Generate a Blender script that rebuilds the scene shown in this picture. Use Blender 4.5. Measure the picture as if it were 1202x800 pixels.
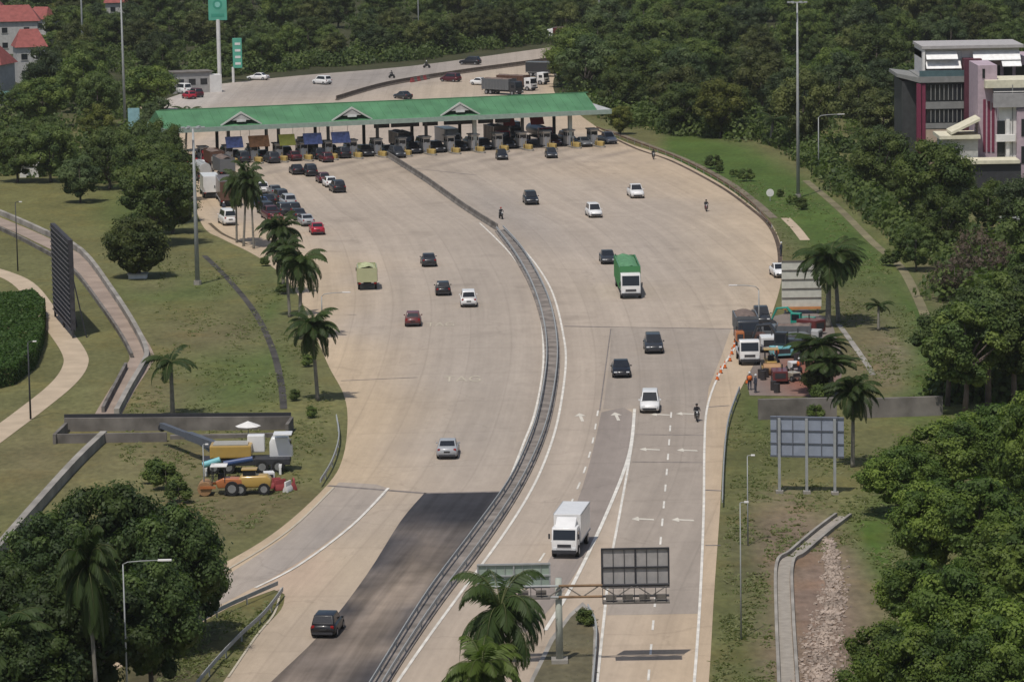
import bpy, bmesh, math, random
import numpy as np
from mathutils import Vector, Matrix, Euler
R = math.radians
random.seed(11); rng = np.random.default_rng(11)
for o in list(bpy.data.objects): bpy.data.objects.remove(o)
S = bpy.context.scene; COL = S.collection

# ------------------------------------------------------------------ camera
W, H, F = 1202.0, 800.0, 4200.0
PITCH, ROLL, CAMH = 8.53, 1.0, 56.8
cam = bpy.data.objects.new('camera', bpy.data.cameras.new('camera')); COL.objects.link(cam); S.camera = cam
cam.location = (0, 0, CAMH)
Mrot = Matrix.Rotation(R(90-PITCH), 3, 'X') @ Matrix.Rotation(R(-ROLL), 3, 'Z')
cam.rotation_euler = Mrot.to_euler()
cam.data.sensor_fit = 'HORIZONTAL'; cam.data.sensor_width = 36; cam.data.lens = 36*F/W
cam.data.clip_start = 1; cam.data.clip_end = 20000

# ------------------------------------------------------------------ light
w = bpy.data.worlds.new('World'); S.world = w; w.use_nodes = True
nt = w.node_tree; bg = nt.nodes['Background']; sky = nt.nodes.new('ShaderNodeTexSky')
sky.sky_type = 'NISHITA'; sky.sun_disc = False
SUNV = Vector((-0.20, -0.44, 1.0)).normalized()
sky.sun_elevation = math.asin(SUNV.z); sky.sun_rotation = math.atan2(SUNV.x, SUNV.y)
sky.air_density = 1.0; sky.dust_density = 2.0
nt.links.new(sky.outputs[0], bg.inputs[0]); bg.inputs[1].default_value = 0.085
sun = bpy.data.objects.new('sun', bpy.data.lights.new('sun', 'SUN')); COL.objects.link(sun)
sun.data.energy = 3.2; sun.data.angle = R(0.6); sun.data.color = (1, .955, .89)
sun.rotation_euler = SUNV.to_track_quat('Z', 'Y').to_euler(); sun.location = (0, 300, 200)
S.view_settings.view_transform = 'Standard'; S.view_settings.look = 'None'
S.view_settings.exposure = -0.02; S.view_settings.gamma = 1; S.view_settings.use_curve_mapping = False

# ------------------------------------------------------------------ pixel <-> ground survey helpers
def G(px, py, z=0.0):
    d = Mrot @ Vector(((px-W/2)/F, -(py-H/2)/F, -1.0))
    t = (z-CAMH)/d.z
    return Vector((d.x*t, d.y*t, z))
MI = Mrot.transposed()
def P(v):
    q = MI @ (Vector(v)-Vector((0, 0, CAMH)))
    return (W/2 + F*q.x/-q.z, H/2 - F*q.y/-q.z)
def PN(a):      # numpy (n,3) -> (n,2)
    m = np.array(MI); q = (a-np.array([0, 0, CAMH])) @ m.T
    return np.stack([W/2+F*q[:, 0]/-q[:, 2], H/2-F*q[:, 1]/-q[:, 2]], 1)
def HT(px, py, ytop):   # real height of something standing at px,py whose top shows at ytop
    g = G(px, py); a = P(g)[1]; b = P(g+Vector((0, 0, 10)))[1]
    h = (a-ytop)/(a-b)*10
    if abs(a-ytop) < .5: return 0.0
    for _ in range(3):
        b = P(g+Vector((0, 0, h)))[1]; h *= (a-ytop)/(a-b)
    return h
def spline(pts, n=8):
    P_ = [Vector(p) for p in pts]; out = []
    for i in range(len(P_)-1):
        p0 = P_[max(i-1, 0)]; p1 = P_[i]; p2 = P_[i+1]; p3 = P_[min(i+2, len(P_)-1)]
        for k in range(n):
            t = k/n
            out.append(.5*((2*p1)+(p2-p0)*t+(2*p0-5*p1+4*p2-p3)*t*t+(3*p1-p0-3*p2+p3)*t**3))
    out.append(P_[-1]); return out

# ------------------------------------------------------------------ materials
MATS = {}
def mat(name, col, rough=.8, metal=0, var=.12, scale=1.5, coat=0, spec=.3):
    if name in MATS: return MATS[name]
    m = bpy.data.materials.new(name); m.use_nodes = True; n = m.node_tree; b = n.nodes['Principled BSDF']
    b.inputs['Roughness'].default_value = rough; b.inputs['Metallic'].default_value = metal
    b.inputs['Specular IOR Level'].default_value = spec
    if coat: b.inputs['Coat Weight'].default_value = coat; b.inputs['Coat Roughness'].default_value = .12
    tc = n.nodes.new('ShaderNodeTexCoord'); no = n.nodes.new('ShaderNodeTexNoise')
    no.inputs['Scale'].default_value = scale; no.inputs['Detail'].default_value = 5
    mr = n.nodes.new('ShaderNodeMapRange'); mr.inputs[1].default_value = .3; mr.inputs[2].default_value = .7
    mr.inputs[3].default_value = 1-var; mr.inputs[4].default_value = 1+var
    mx = n.nodes.new('ShaderNodeVectorMath'); mx.operation = 'SCALE'; mx.inputs[0].default_value = col[:3]
    n.links.new(tc.outputs['Object'], no.inputs['Vector']); n.links.new(no.outputs['Fac'], mr.inputs[0])
    n.links.new(mr.outputs[0], mx.inputs['Scale']); n.links.new(mx.outputs[0], b.inputs['Base Color'])
    MATS[name] = m; return m
def nd(n, t, **k):
    x = n.nodes.new(t)
    for a, v in k.items(): setattr(x, a, v)
    return x
def attr_mat(name, kind):
    """vertex colour 'tone' (the surface's own colour) with several scales of noise; 'flow' carries travel direction"""
    m = bpy.data.materials.new(name); m.use_nodes = True; n = m.node_tree; L = n.links; b = n.nodes['Principled BSDF']
    b.inputs['Roughness'].default_value = .92; b.inputs['Specular IOR Level'].default_value = .12
    at = nd(n, 'ShaderNodeAttribute', attribute_name='tone'); fl = nd(n, 'ShaderNodeAttribute', attribute_name='flow')
    tc = nd(n, 'ShaderNodeTexCoord')
    def noise(vec, sc, lo, hi, detail=6, mul=(1, 1, 1), rough=.6):
        mp = nd(n, 'ShaderNodeMapping'); mp.inputs['Scale'].default_value = mul; L.new(vec, mp.inputs['Vector'])
        t = nd(n, 'ShaderNodeTexNoise'); t.inputs['Scale'].default_value = sc; t.inputs['Detail'].default_value = detail; t.inputs['Roughness'].default_value = rough
        L.new(mp.outputs[0], t.inputs['Vector'])
        r = nd(n, 'ShaderNodeMapRange'); r.inputs[1].default_value = .3; r.inputs[2].default_value = .7; r.inputs[3].default_value = lo; r.inputs[4].default_value = hi
        L.new(t.outputs['Fac'], r.inputs[0]); return r.outputs[0]
    def mul(a, b_):
        x = nd(n, 'ShaderNodeMath', operation='MULTIPLY'); L.new(a, x.inputs[0]); L.new(b_, x.inputs[1]); return x.outputs[0]
    ob = tc.outputs['Object']; f = fl.outputs['Vector']
    if kind == 'road':
        a = noise(ob, .035, .93, 1.07); c = noise(f, 1.0, .89, 1.10, mul=(.45, .010, 1)); d = noise(f, 1.0, .965, 1.035, mul=(3.2, .03, 1))
        g = noise(ob, .5, .96, 1.04, mul=(1, .3, 1))
        # stains and crack lines
        vo = nd(n, 'ShaderNodeTexNoise'); vo.inputs['Scale'].default_value = .11; vo.inputs['Detail'].default_value = 4
        L.new(ob, vo.inputs['Vector'])
        st = nd(n, 'ShaderNodeMapRange'); st.inputs[1].default_value = .60; st.inputs[2].default_value = .72; st.inputs[3].default_value = 1; st.inputs[4].default_value = .86
        L.new(vo.outputs['Fac'], st.inputs[0])
        sx = nd(n, 'ShaderNodeSeparateXYZ'); L.new(f, sx.inputs[0])
        def joint(out, period, wd, dark):
            q = nd(n, 'ShaderNodeMath', operation='PINGPONG'); L.new(out, q.inputs[0]); q.inputs[1].default_value = period/2
            r_ = nd(n, 'ShaderNodeMapRange'); r_.inputs[1].default_value = 0; r_.inputs[2].default_value = wd; r_.inputs[3].default_value = dark; r_.inputs[4].default_value = 1; L.new(q.outputs[0], r_.inputs[0]); return r_.outputs[0]
        jj = mul(joint(sx.outputs[0], 4.4, .14, .90), joint(sx.outputs[1], 17, .5, .93))
        vr = nd(n, 'ShaderNodeTexVoronoi', feature='DISTANCE_TO_EDGE'); vr.inputs['Scale'].default_value = .055
        wn = nd(n, 'ShaderNodeTexNoise'); wn.inputs['Scale'].default_value = .3; L.new(ob, wn.inputs['Vector'])
        wv = nd(n, 'ShaderNodeVectorMath', operation='MULTIPLY_ADD'); L.new(wn.outputs['Color'], wv.inputs[0]); wv.inputs[1].default_value = (5, 5, 0); L.new(ob, wv.inputs[2]); L.new(wv.outputs[0], vr.inputs['Vector'])
        ck = nd(n, 'ShaderNodeMapRange'); ck.inputs[1].default_value = 0; ck.inputs[2].default_value = .008; ck.inputs[3].default_value = .88; ck.inputs[4].default_value = 1; L.new(vr.outputs['Distance'], ck.inputs[0])
        sp = noise(ob, .9, .90, 1.05, mul=(1, .35, 1), rough=.8)
        fac = mul(mul(mul(mul(a, c), mul(d, g)), st.outputs[0]), mul(mul(jj, ck.outputs[0]), sp))
    elif kind == 'asphalt':
        a = noise(ob, .09, .7, 1.35); c = noise(f, 1.0, .65, 1.5, mul=(.75, .022, 1)); g = noise(ob, .6, .9, 1.1)
        fac = mul(mul(a, c), g)
    else:
        a = noise(ob, .04, .84, 1.16); c = noise(ob, .25, .84, 1.18, mul=(1, .55, 1)); d = noise(ob, 1.6, .78, 1.24, mul=(1, .5, 1)); fac = mul(mul(a, c), d)
    sc = nd(n, 'ShaderNodeVectorMath', operation='SCALE'); L.new(at.outputs['Color'], sc.inputs[0]); L.new(fac, sc.inputs['Scale'])
    out = sc.outputs[0]
    if kind == 'grass':   # dry tufts
        hn = nd(n, 'ShaderNodeTexNoise'); hn.inputs['Scale'].default_value = .12; hn.inputs['Detail'].default_value = 7; hn.inputs['Roughness'].default_value = .65; L.new(ob, hn.inputs['Vector'])
        rr = nd(n, 'ShaderNodeMapRange'); rr.inputs[1].default_value = .50; rr.inputs[2].default_value = .68; rr.inputs[4].default_value = .55; L.new(hn.outputs['Fac'], rr.inputs[0])
        mx = nd(n, 'ShaderNodeMix', data_type='RGBA', blend_type='MULTIPLY'); mx.inputs['B'].default_value = (1.22, 1.03, .85, 1)
        L.new(rr.outputs[0], mx.inputs['Factor']); L.new(out, mx.inputs['A']); out = mx.outputs['Result']
        bp = nd(n, 'ShaderNodeBump'); bp.inputs['Strength'].default_value = .5; bp.inputs['Distance'].default_value = .15
        L.new(d, bp.inputs['Height']); L.new(bp.outputs[0], b.inputs['Normal'])
    L.new(out, b.inputs['Base Color']); MATS[name] = m; return m
def leaf_mat(name, col, col2, spread=.36):
    m = bpy.data.materials.new(name); m.use_nodes = True; n = m.node_tree; L = n.links; b = n.nodes['Principled BSDF']
    b.inputs['Roughness'].default_value = .55; b.inputs['Specular IOR Level'].default_value = .22
    at = nd(n, 'ShaderNodeAttribute', attribute_name='tone'); oi = nd(n, 'ShaderNodeObjectInfo')
    mx = nd(n, 'ShaderNodeMix', data_type='RGBA'); mx.inputs['A'].default_value = (*col, 1); mx.inputs['B'].default_value = (*col2, 1)
    sep = nd(n, 'ShaderNodeSeparateColor'); L.new(at.outputs['Color'], sep.inputs[0]); L.new(sep.outputs[0], mx.inputs['Factor'])
    mr = nd(n, 'ShaderNodeMapRange'); mr.inputs[3].default_value = 1-spread; mr.inputs[4].default_value = 1+spread; L.new(oi.outputs['Random'], mr.inputs[0])
    sc = nd(n, 'ShaderNodeVectorMath', operation='SCALE'); L.new(mx.outputs['Result'], sc.inputs[0]); L.new(mr.outputs[0], sc.inputs['Scale'])
    L.new(sc.outputs[0], b.inputs['Base Color'])
    tr = nd(n, 'ShaderNodeBsdfTranslucent'); ts = nd(n, 'ShaderNodeVectorMath', operation='MULTIPLY'); ts.inputs[1].default_value = (1.25, 1.5, .7); L.new(sc.outputs[0], ts.inputs[0]); L.new(ts.outputs[0], tr.inputs['Color'])
    ms = nd(n, 'ShaderNodeMixShader'); ms.inputs[0].default_value = .32; L.new(b.outputs[0], ms.inputs[1]); L.new(tr.outputs[0], ms.inputs[2]); L.new(ms.outputs[0], n.nodes['Material Output'].inputs['Surface'])
    MATS[name] = m; return m
M_ROAD = attr_mat('worn_road', 'road'); M_ASPH = attr_mat('fresh_asphalt', 'asphalt'); M_GRASS = attr_mat('grass_and_soil', 'grass')
M_WHITE = mat('white_paint_line', (.62, .59, .53), .8, var=.2, scale=.8)
M_LINEFAINT = mat('worn_paint_line', (.45, .40, .31), .85, var=.1, scale=.6)
M_CONC = mat('weathered_concrete', (.27, .25, .22), .9, var=.3, scale=.35)
M_DCONC = mat('stained_concrete', (.15, .135, .12), .95, var=.4, scale=.5)
M_CREAM = mat('cream_paving', (.44, .35, .25), .9, var=.12, scale=.4)
M_STEEL = mat('galvanised_steel', (.34, .35, .345), .65, .15, var=.12)
M_DARKMETAL = mat('dark_metal', (.05, .05, .055), .6, .3)
M_GLASS = mat('dark_glass', (.018, .021, .026), .12, 0, var=.05, spec=.5)
M_TYRE = mat('tyre_rubber', (.02, .02, .02), .9)
M_RIM = mat('alloy_rim', (.35, .35, .36), .4, .6)
M_HEAD = mat('headlamp_glass', (.65, .66, .66), .15, 0, spec=.5)
M_TAIL = mat('tail_lamp_glass', (.28, .012, .012), .25)
M_PLATE = mat('number_plate', (.03, .03, .03), .5)
M_BARK = mat('tree_bark', (.10, .085, .07), .95, var=.3, scale=2)
M_PALMBARK = mat('palm_bark', (.20, .185, .155), .95, var=.25, scale=3)
M_ORANGE = mat('orange_plastic', (.62, .13, .02), .6)
M_RED = mat('red_plastic', (.30, .06, .06), .6)
M_YELLOW = mat('yellow_paint', (.42, .30, .10), .6)
M_BLUE = mat('blue_paint', (.07, .11, .30), .5)
M_CREAMW = mat('cream_wall', (.60, .54, .42), .8)
M_WWALL = mat('white_wall', (.66, .64, .61), .8, var=.08)
def paint(cn):
    c = dict(black=(.012, .012, .014), charcoal=(.03, .032, .036), silver=(.34, .35, .36), grey=(.12, .125, .13), white=(.72, .71, .69), maroon=(.075, .012, .018),
             red=(.36, .012, .03), blue=(.03, .06, .16), beige=(.38, .34, .27), green=(.05, .20, .07), teal=(.02, .26, .19), orange=(.40, .14, .05), yellow=(.42, .27, .07),
             brown=(.10, .05, .035), lime=(.40, .41, .24), darkred=(.13, .03, .03), pinkred=(.42, .10, .10), lgrey=(.42, .42, .41), cyan=(.18, .45, .48))[cn]
    return mat(cn+'_vehicle_paint', c, .38, 0, var=.05, coat=.35, spec=.4)

# ------------------------------------------------------------------ mesh builder
class MB:
    def __init__(s): s.v = []; s.f = []
    def add(s, vs, fs):
        k = len(s.v); s.v += [tuple(v) for v in vs]; s.f += [tuple(i+k for i in f) for f in fs]; return s
    def box(s, c, d, rz=0, tz=0):
        x, y, z = [q/2 for q in d]; ca, sa = math.cos(rz), math.sin(rz); vs = []
        for (a, b_, e) in ((-1, -1, -1), (1, -1, -1), (1, 1, -1), (-1, 1, -1), (-1, -1, 1), (1, -1, 1), (1, 1, 1), (-1, 1, 1)):
            X, Y = a*x, b_*y; vs.append((c[0]+X*ca-Y*sa, c[1]+X*sa+Y*ca, c[2]+e*z))
        return s.add(vs, [(0, 3, 2, 1), (4, 5, 6, 7), (0, 1, 5, 4), (1, 2, 6, 5), (2, 3, 7, 6), (3, 0, 4, 7)])
    def cyl(s, p0, p1, r0, r1=None, n=8):
        r1 = r0 if r1 is None else r1; p0 = Vector(p0); p1 = Vector(p1); d = (p1-p0).normalized()
        a = d.orthogonal().normalized(); b_ = d.cross(a); vs = []
        for p, r in ((p0, r0), (p1, r1)):
            for i in range(n):
                t = 2*math.pi*i/n; vs.append(p+a*math.cos(t)*r+b_*math.sin(t)*r)
        fs = [(i, (i+1) % n, n+(i+1) % n, n+i) for i in range(n)]+[tuple(range(n-1, -1, -1)), tuple(range(n, 2*n))]
        return s.add(vs, fs)
    def tube(s, pts, rad, n=6):
        pts = [Vector(p) for p in pts]; k = len(s.v); rr = rad if isinstance(rad, (list, tuple)) else [rad]*len(pts)
        up = None
        for i, p in enumerate(pts):
            d = (pts[min(i+1, len(pts)-1)]-pts[max(i-1, 0)]).normalized()
            a = d.orthogonal().normalized() if up is None else (up-d*up.dot(d)).normalized(); up = a; b_ = d.cross(a)
            for j in range(n):
                t = 2*math.pi*j/n; s.v.append(tuple(p+a*math.cos(t)*rr[i]+b_*math.sin(t)*rr[i]))
        for i in range(len(pts)-1):
            for j in range(n):
                a0 = k+i*n+j; a1 = k+i*n+(j+1) % n; s.f.append((a0, a1, a1+n, a0+n))
        s.f.append(tuple(k+j for j in range(n-1, -1, -1))); m = k+(len(pts)-1)*n; s.f.append(tuple(m+j for j in range(n))); return s
    def loft(s, secs, closed=True):
        n = len(secs[0]); k = len(s.v)
        for q in secs: s.v += [tuple(v) for v in q]
        for i in range(len(secs)-1):
            for j in range(n): s.f.append((k+i*n+j, k+i*n+(j+1) % n, k+(i+1)*n+(j+1) % n, k+(i+1)*n+j))
        s.f.append(tuple(k+j for j in range(n-1, -1, -1))); m = k+(len(secs)-1)*n; s.f.append(tuple(m+j for j in range(n))); return s
    def slab(s, c, inset, off, th=.02):
        """panel lying on the quad c (4 corners), inset by fractions (u,v), standing 'off' proud"""
        c = [Vector(q) for q in c]; n = (c[1]-c[0]).cross(c[3]-c[0]).normalized(); u0, u1, v0, v1 = inset
        def at(u, v): return (c[0]*(1-u)+c[1]*u)*(1-v)+(c[3]*(1-u)+c[2]*u)*v
        q = [at(u0, v0), at(u1, v0), at(u1, v1), at(u0, v1)]
        vs = [p+n*(off-th) for p in q]+[p+n*off for p in q]
        return s.add(vs, [(3, 2, 1, 0), (4, 5, 6, 7), (0, 1, 5, 4), (1, 2, 6, 5), (2, 3, 7, 6), (3, 0, 4, 7)])
    def prism(s, poly, z0, z1):
        n = len(poly); vs = [(p[0], p[1], z0) for p in poly]+[(p[0], p[1], z1) for p in poly]
        return s.add(vs, [tuple(range(n-1, -1, -1)), tuple(range(n, 2*n))]+[(i, (i+1) % n, n+(i+1) % n, n+i) for i in range(n)])
    def yz(s, poly, x0, x1):     # side profile extruded across
        n = len(poly); vs = [(x0, p[0], p[1]) for p in poly]+[(x1, p[0], p[1]) for p in poly]
        return s.add(vs, [tuple(range(n-1, -1, -1)), tuple(range(n, 2*n))]+[(i, (i+1) % n, n+(i+1) % n, n+i) for i in range(n)])
    def mesh(s, name, m, smooth=False, bevel=0):
        me = bpy.data.meshes.new(name); me.from_pydata(s.v, [], s.f); me.materials.append(m)
        bm = bmesh.new(); bm.from_mesh(me); bmesh.ops.recalc_face_normals(bm, faces=bm.faces)
        if bevel:
            es = [e for e in bm.edges if len(e.link_faces) == 2 and e.calc_face_angle(0) > R(25)]
            bmesh.ops.bevel(bm, geom=es, offset=bevel, segments=2, affect='EDGES', profile=.6, clamp_overlap=True)
        if smooth:
            for f in bm.faces: f.smooth = True
        bm.to_mesh(me); bm.free(); return me
    def obj(s, name, m, parent=None, smooth=False, bevel=0):
        o = bpy.data.objects.new(name, s.mesh(name, m, smooth, bevel)); COL.objects.link(o)
        if parent: o.parent = parent
        return o
def tag(o, label=None, cat=None, group=None, kind=None):
    if label: o['label'] = label
    if cat: o['category'] = cat
    if group: o['group'] = group
    if kind: o['kind'] = kind
    return o
def thing(name, loc=(0, 0, 0), rz=0, label=None, cat=None, group=None):
    o = bpy.data.objects.new(name, None); COL.objects.link(o); o.location = loc; o.rotation_euler = (0, 0, rz); o.empty_display_size = .3
    return tag(o, label, cat, group)
def dup(o, loc=None, rz=None, label=None, group=None, scale=None, parent=None):
    c = o.copy(); COL.objects.link(c)
    if parent: c.parent = parent
    if loc is not None: c.location = loc
    if rz is not None: c.rotation_euler = (0, 0, rz)
    if scale is not None: c.scale = scale if hasattr(scale, '__len__') else (scale,)*3
    if label: c['label'] = label
    if group: c['group'] = group
    for ch in o.children: dup(ch, parent=c)
    return c
def struct(o, label=None):
    o['kind'] = 'structure'
    if label: o['label'] = label
    return o
def lin(c): return tuple(((x/255)/12.92 if x/255 <= .04045 else ((x/255+.055)/1.055)**2.4) for x in c)

# ------------------------------------------------------------------ road geometry
MED_C = [(455, 183), (500, 213), (545, 245), (585, 268), (617, 308), (640, 352), (649, 405), (647, 450), (636, 503), (617, 553), (590, 595), (550, 650), (500, 718), (450, 800), (400, 880)]
MEDs = spline([Vector(p) for p in MED_C], 10)
MEDg = [G(p.x, p.y) for p in MEDs]
_my = np.array([g.y for g in MEDg])[::-1]; _mx = np.array([g.x for g in MEDg])[::-1]
def med_x(y): return np.interp(y, _my, _mx)
def away(px, py):   # heading (rotation about Z of +Y) when driving towards the plaza here
    y = G(px, py).y; y = min(max(y, _my[0]+8), _my[-1]-8)
    dx = med_x(y+7)-med_x(y-7); return math.atan2(-dx, 14)
def far_away(px, py): return None
LEFT = [(150, 130), (185, 160), (212, 195), (226, 235), (240, 268), (262, 281), (300, 300), (330, 322), (352, 350), (368, 388), (386, 430), (403, 462), (408, 492), (403, 535), (385, 568), (330, 619), (268, 658), (180, 700), (80, 745)]
LOWR = [(80, 815), (200, 752), (268, 713), (322, 692)]
GORE = [(334, 697), (330, 715), (302, 745), (280, 775), (262, 800), (225, 850), (190, 900)]
RIGHT = [(822, 900), (832, 800), (838, 700), (845, 600), (850, 520), (858, 480), (874, 448), (888, 420), (905, 372), (917, 330), (917, 290), (905, 262), (880, 240), (845, 215), (790, 186), (745, 171), (715, 158), (690, 142), (664, 122), (650, 106), (655, 84), (690, 63), (730, 52), (800, 43)]
UP = [(800, 36), (720, 43), (700, 48), (600, 62), (480, 78), (350, 89), (265, 98), (240, 101), (190, 118), (150, 130)]
def V2(l): return [Vector(p) for p in l]
road_px = spline(V2(LEFT), 5)+spline(V2(LOWR), 3)+spline(V2(GORE), 4)+spline(V2(RIGHT), 5)+spline(V2(UP), 3)[:-1]
def grid_sheet(name, pts, z, m, tonefn, cx=2.5, cy=5):
    g = [G(p.x, p.y) for p in pts]; bm = bmesh.new()
    bm.faces.new([bm.verts.new((q.x, q.y, z)) for q in g])
    x0, x1 = min(q.x for q in g), max(q.x for q in g); y0, y1 = min(q.y for q in g), max(q.y for q in g)
    k = x0+cx
    while k < x1: bmesh.ops.bisect_plane(bm, geom=bm.verts[:]+bm.edges[:]+bm.faces[:], plane_co=(k, 0, 0), plane_no=(1, 0, 0), dist=1e-5); k += cx
    k = y0+cy
    while k < y1: bmesh.ops.bisect_plane(bm, geom=bm.verts[:]+bm.edges[:]+bm.faces[:], plane_co=(0, k, 0), plane_no=(0, 1, 0), dist=1e-5); k += cy
    bmesh.ops.triangulate(bm, faces=bm.faces[:])
    for f in bm.faces:
        f.normal_update()
        if f.normal.z < 0: f.normal_flip()
    me = bpy.data.meshes.new(name); bm.to_mesh(me); bm.free(); me.materials.append(m)
    co = np.empty(len(me.vertices)*3, 'f'); me.vertices.foreach_get('co', co); co = co.reshape(-1, 3)
    px = PN(co.astype(float)); tone = tonefn(co, px)
    a = me.color_attributes.new('tone', 'FLOAT_COLOR', 'POINT'); a.data.foreach_set('color', np.concatenate([tone, np.ones((len(co), 1))], 1).astype('f').ravel())
    fl = np.stack([co[:, 0]-med_x(co[:, 1]), co[:, 1], 0*co[:, 0]], 1).astype('f')
    b = me.attributes.new('flow', 'FLOAT_VECTOR', 'POINT'); b.data.foreach_set('vector', fl.ravel())
    o = bpy.data.objects.new(name, me); COL.objects.link(o); return struct(o)
def segdist(px, poly):   # distance in metres-ish (pixels / local scale) to polyline
    d = np.full(len(px), 1e9)
    for a, b in zip(poly[:-1], poly[1:]):
        a = np.array(a[:2], float); b = np.array(b[:2], float); ab = b-a
        t = np.clip(((px-a) @ ab)/(ab @ ab+1e-9), 0, 1); d = np.minimum(d, np.hypot(*(px-(a+t[:, None]*ab)).T))
    return d
def blob(px, cx, cy, rx, ry, soft=.5, ang=0):
    c, s_ = math.cos(R(ang)), math.sin(R(ang)); dx = px[:, 0]-cx; dy = px[:, 1]-cy
    r = np.hypot((dx*c+dy*s_)/rx, (-dx*s_+dy*c)/ry); return np.clip((1+soft-r)/(2*soft), 0, 1)
def mixc(t, c, a): a = np.clip(a, 0, 1)[:, None]; return t*(1-a)+np.array(c)*a
def road_tone(co, px):
    t = np.tile(np.array((.392, .328, .266)), (len(co), 1))
    L = spline(V2(LEFT), 4); Rr = spline(V2(RIGHT), 4); s_ = .0174*(px[:, 1]+230)
    dl = segdist(px, L)/s_; dr = segdist(px, Rr)/s_
    wob = 1+.35*np.sin(co[:, 1]*.06)+.25*np.sin(co[:, 1]*.17+1)
    t = mixc(t, (.47, .365, .25), np.exp(-(dl/(6.0*wob))**2)*.95); t = mixc(t, (.47, .365, .255), np.exp(-(dr/(4.5*wob))**2)*.95)
    t = mixc(t, (.43, .345, .25), blob(px, 860, 300, 55, 90, .8)*.7); t = mixc(t, (.42, .335, .245), blob(px, 420, 200, 150, 22, .8, 2)*.5)
    t = mixc(t, (.42, .335, .24), blob(px, 300, 320, 60, 40, .8)*.5); t = mixc(t, (.42, .335, .25), blob(px, 720, 190, 90, 18, .8)*.6)
    t = mixc(t, (.27, .245, .225), blob(px, 600, 250, 70, 18, .7, 28)*.55)      # worn lane right of the barrier
    t = mixc(t, (.325, .285, .245), blob(px, 560, 350, 60, 130, .8)*.4); t = mixc(t, (.32, .28, .24), blob(px, 560, 490, 70, 70, .7)*.5)
    t = mixc(t, (.30, .27, .245), blob(px, 780, 300, 90, 40, .8, 20)*.3)
    t = mixc(t, (.42, .34, .25), blob(px, 450, 640, 60, 30, .8, -40)*.6); t = mixc(t, (.44, .345, .25), blob(px, 640, 740, 150, 60, .8, -40)*.55)
    t = mixc(t, (.43, .335, .24), blob(px, 780, 740, 60, 50, .8)*.5); t = mixc(t, (.42, .30, .24), blob(px, 345, 675, 35, 22, .7, -30)*.5)
    a0 = G(201, 157, 5.3); a1 = G(718, 134, 5.3); uu = np.array([(a1-a0).x, (a1-a0).y]); ll = np.linalg.norm(uu); uu = uu/ll; pw = (ll-4)/17
    rel = co[:, :2]-np.array([a0.x, a0.y]); u_ = rel @ uu; v_ = rel @ np.array([-uu[1], uu[0]]); du = np.abs(((u_-1.6)/pw) % 1-.5)*pw
    t = mixc(t, (.17, .145, .125), np.exp(-(du/.75)**2)*np.exp(-((v_+6)/20)**2)*(u_ > 0)*(u_ < ll)*.6)
    # behind the plaza
    t = mixc(t, (.27, .245, .225), blob(px, 420, 92, 170, 14, .6, -8)*.8); t = mixc(t, (.42, .34, .25), blob(px, 560, 100, 90, 14, .6, -10)*.7)
    t = mixc(t, (.46, .43, .40), blob(px, 225, 112, 45, 16, .6, -15)*.6)
    return t
struct(grid_sheet('road', road_px, .02, M_ROAD, road_tone), 'pale worn concrete carriageways fanning out to the toll plaza')

# darker lanes and the fresh asphalt patch
def const(c, j=0): return lambda co, px: np.tile(np.array(c), (len(co), 1))
lane1 = V2([(717, 385), (860, 385), (852, 440), (828, 500), (824, 560), (742, 560), (745, 500), (712, 500)])
grid_sheet('road_patch', [Vector(p) for p in [(717, 385), (858, 386), (846, 420), (832, 455), (826, 500), (824, 620), (822, 720), (712, 722), (722, 640), (738, 560), (745, 480), (708, 480), (716, 420)]], .026, M_ROAD, const((.33, .282, .236)), 4, 8)
grid_sheet('road_patch', spline(V2([(706, 484), (742, 484), (731, 560), (700, 628), (664, 690), (620, 740), (585, 740), (640, 665), (675, 595), (693, 540), (706, 484)]), 3)[:-1], .032, M_ROAD, const((.275, .235, .205)), 4, 8)
grid_sheet('road_patch', spline(V2([(398, 566), (456, 573), (420, 608), (350, 660), (268, 705), (180, 750)]), 3)+V2([(150, 735), (268, 674), (335, 630)]), .026, M_ROAD, lambda co, px: mixc(np.tile(np.array((.37, .315, .262)), (len(co), 1)), (.31, .272, .238), blob(px, 360, 640, 20, 90, .6, 55)), 3, 6)
def asph_tone(co, px):
    t = np.tile(np.array((.040, .039, .043)), (len(co), 1)); s_ = .0174*(px[:, 1]+230)
    for ln, wd, c, k in (([(548, 622), (520, 655), (476, 705), (430, 760), (395, 800)], .45, (.20, .165, .135), .7), ([(505, 640), (470, 680), (445, 715), (425, 740)], .9, (.27, .215, .165), .8), ([(380, 760), (340, 800), (300, 850)], 1.5, (.30, .24, .19), .85), ([(500, 608), (470, 640), (440, 676)], .5, (.15, .13, .12), .6), ([(583, 600), (540, 660), (500, 720), (470, 760)], .5, (.17, .15, .13), .5)):
        d = segdist(px, ln)/s_/1.7*(1+.35*np.sin(co[:, 1]*.31)+.25*np.sin(co[:, 1]*.83+1)); t = mixc(t, c, np.exp(-(d/wd)**2)*k*(.75+.25*np.sin(co[:, 1]*.17+2)))
    return mixc(t, (.030, .030, .034), blob(px, 540, 598, 60, 26, .5)*.85)
grid_sheet('asphalt_patch', spline(V2([(498, 579), (470, 612), (430, 675), (378, 742), (312, 806), (250, 870)]), 4)+spline(V2([(385, 870), (438, 800), (490, 725), (545, 650), (590, 577)]), 4), .030, M_ASPH,
           asph_tone, 1.0, 4)
grid_sheet('worker_apron', V2([(905, 372), (888, 420), (876, 447), (880, 464), (985, 466), (990, 420), (975, 375), (945, 362)]), .028, M_ROAD,
           lambda co, px: mixc(np.tile(np.array((.20, .17, .15)), (len(co), 1)), (.23, .09, .06), blob(px, 945, 440, 34, 26, .4)), 3, 4)

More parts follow.
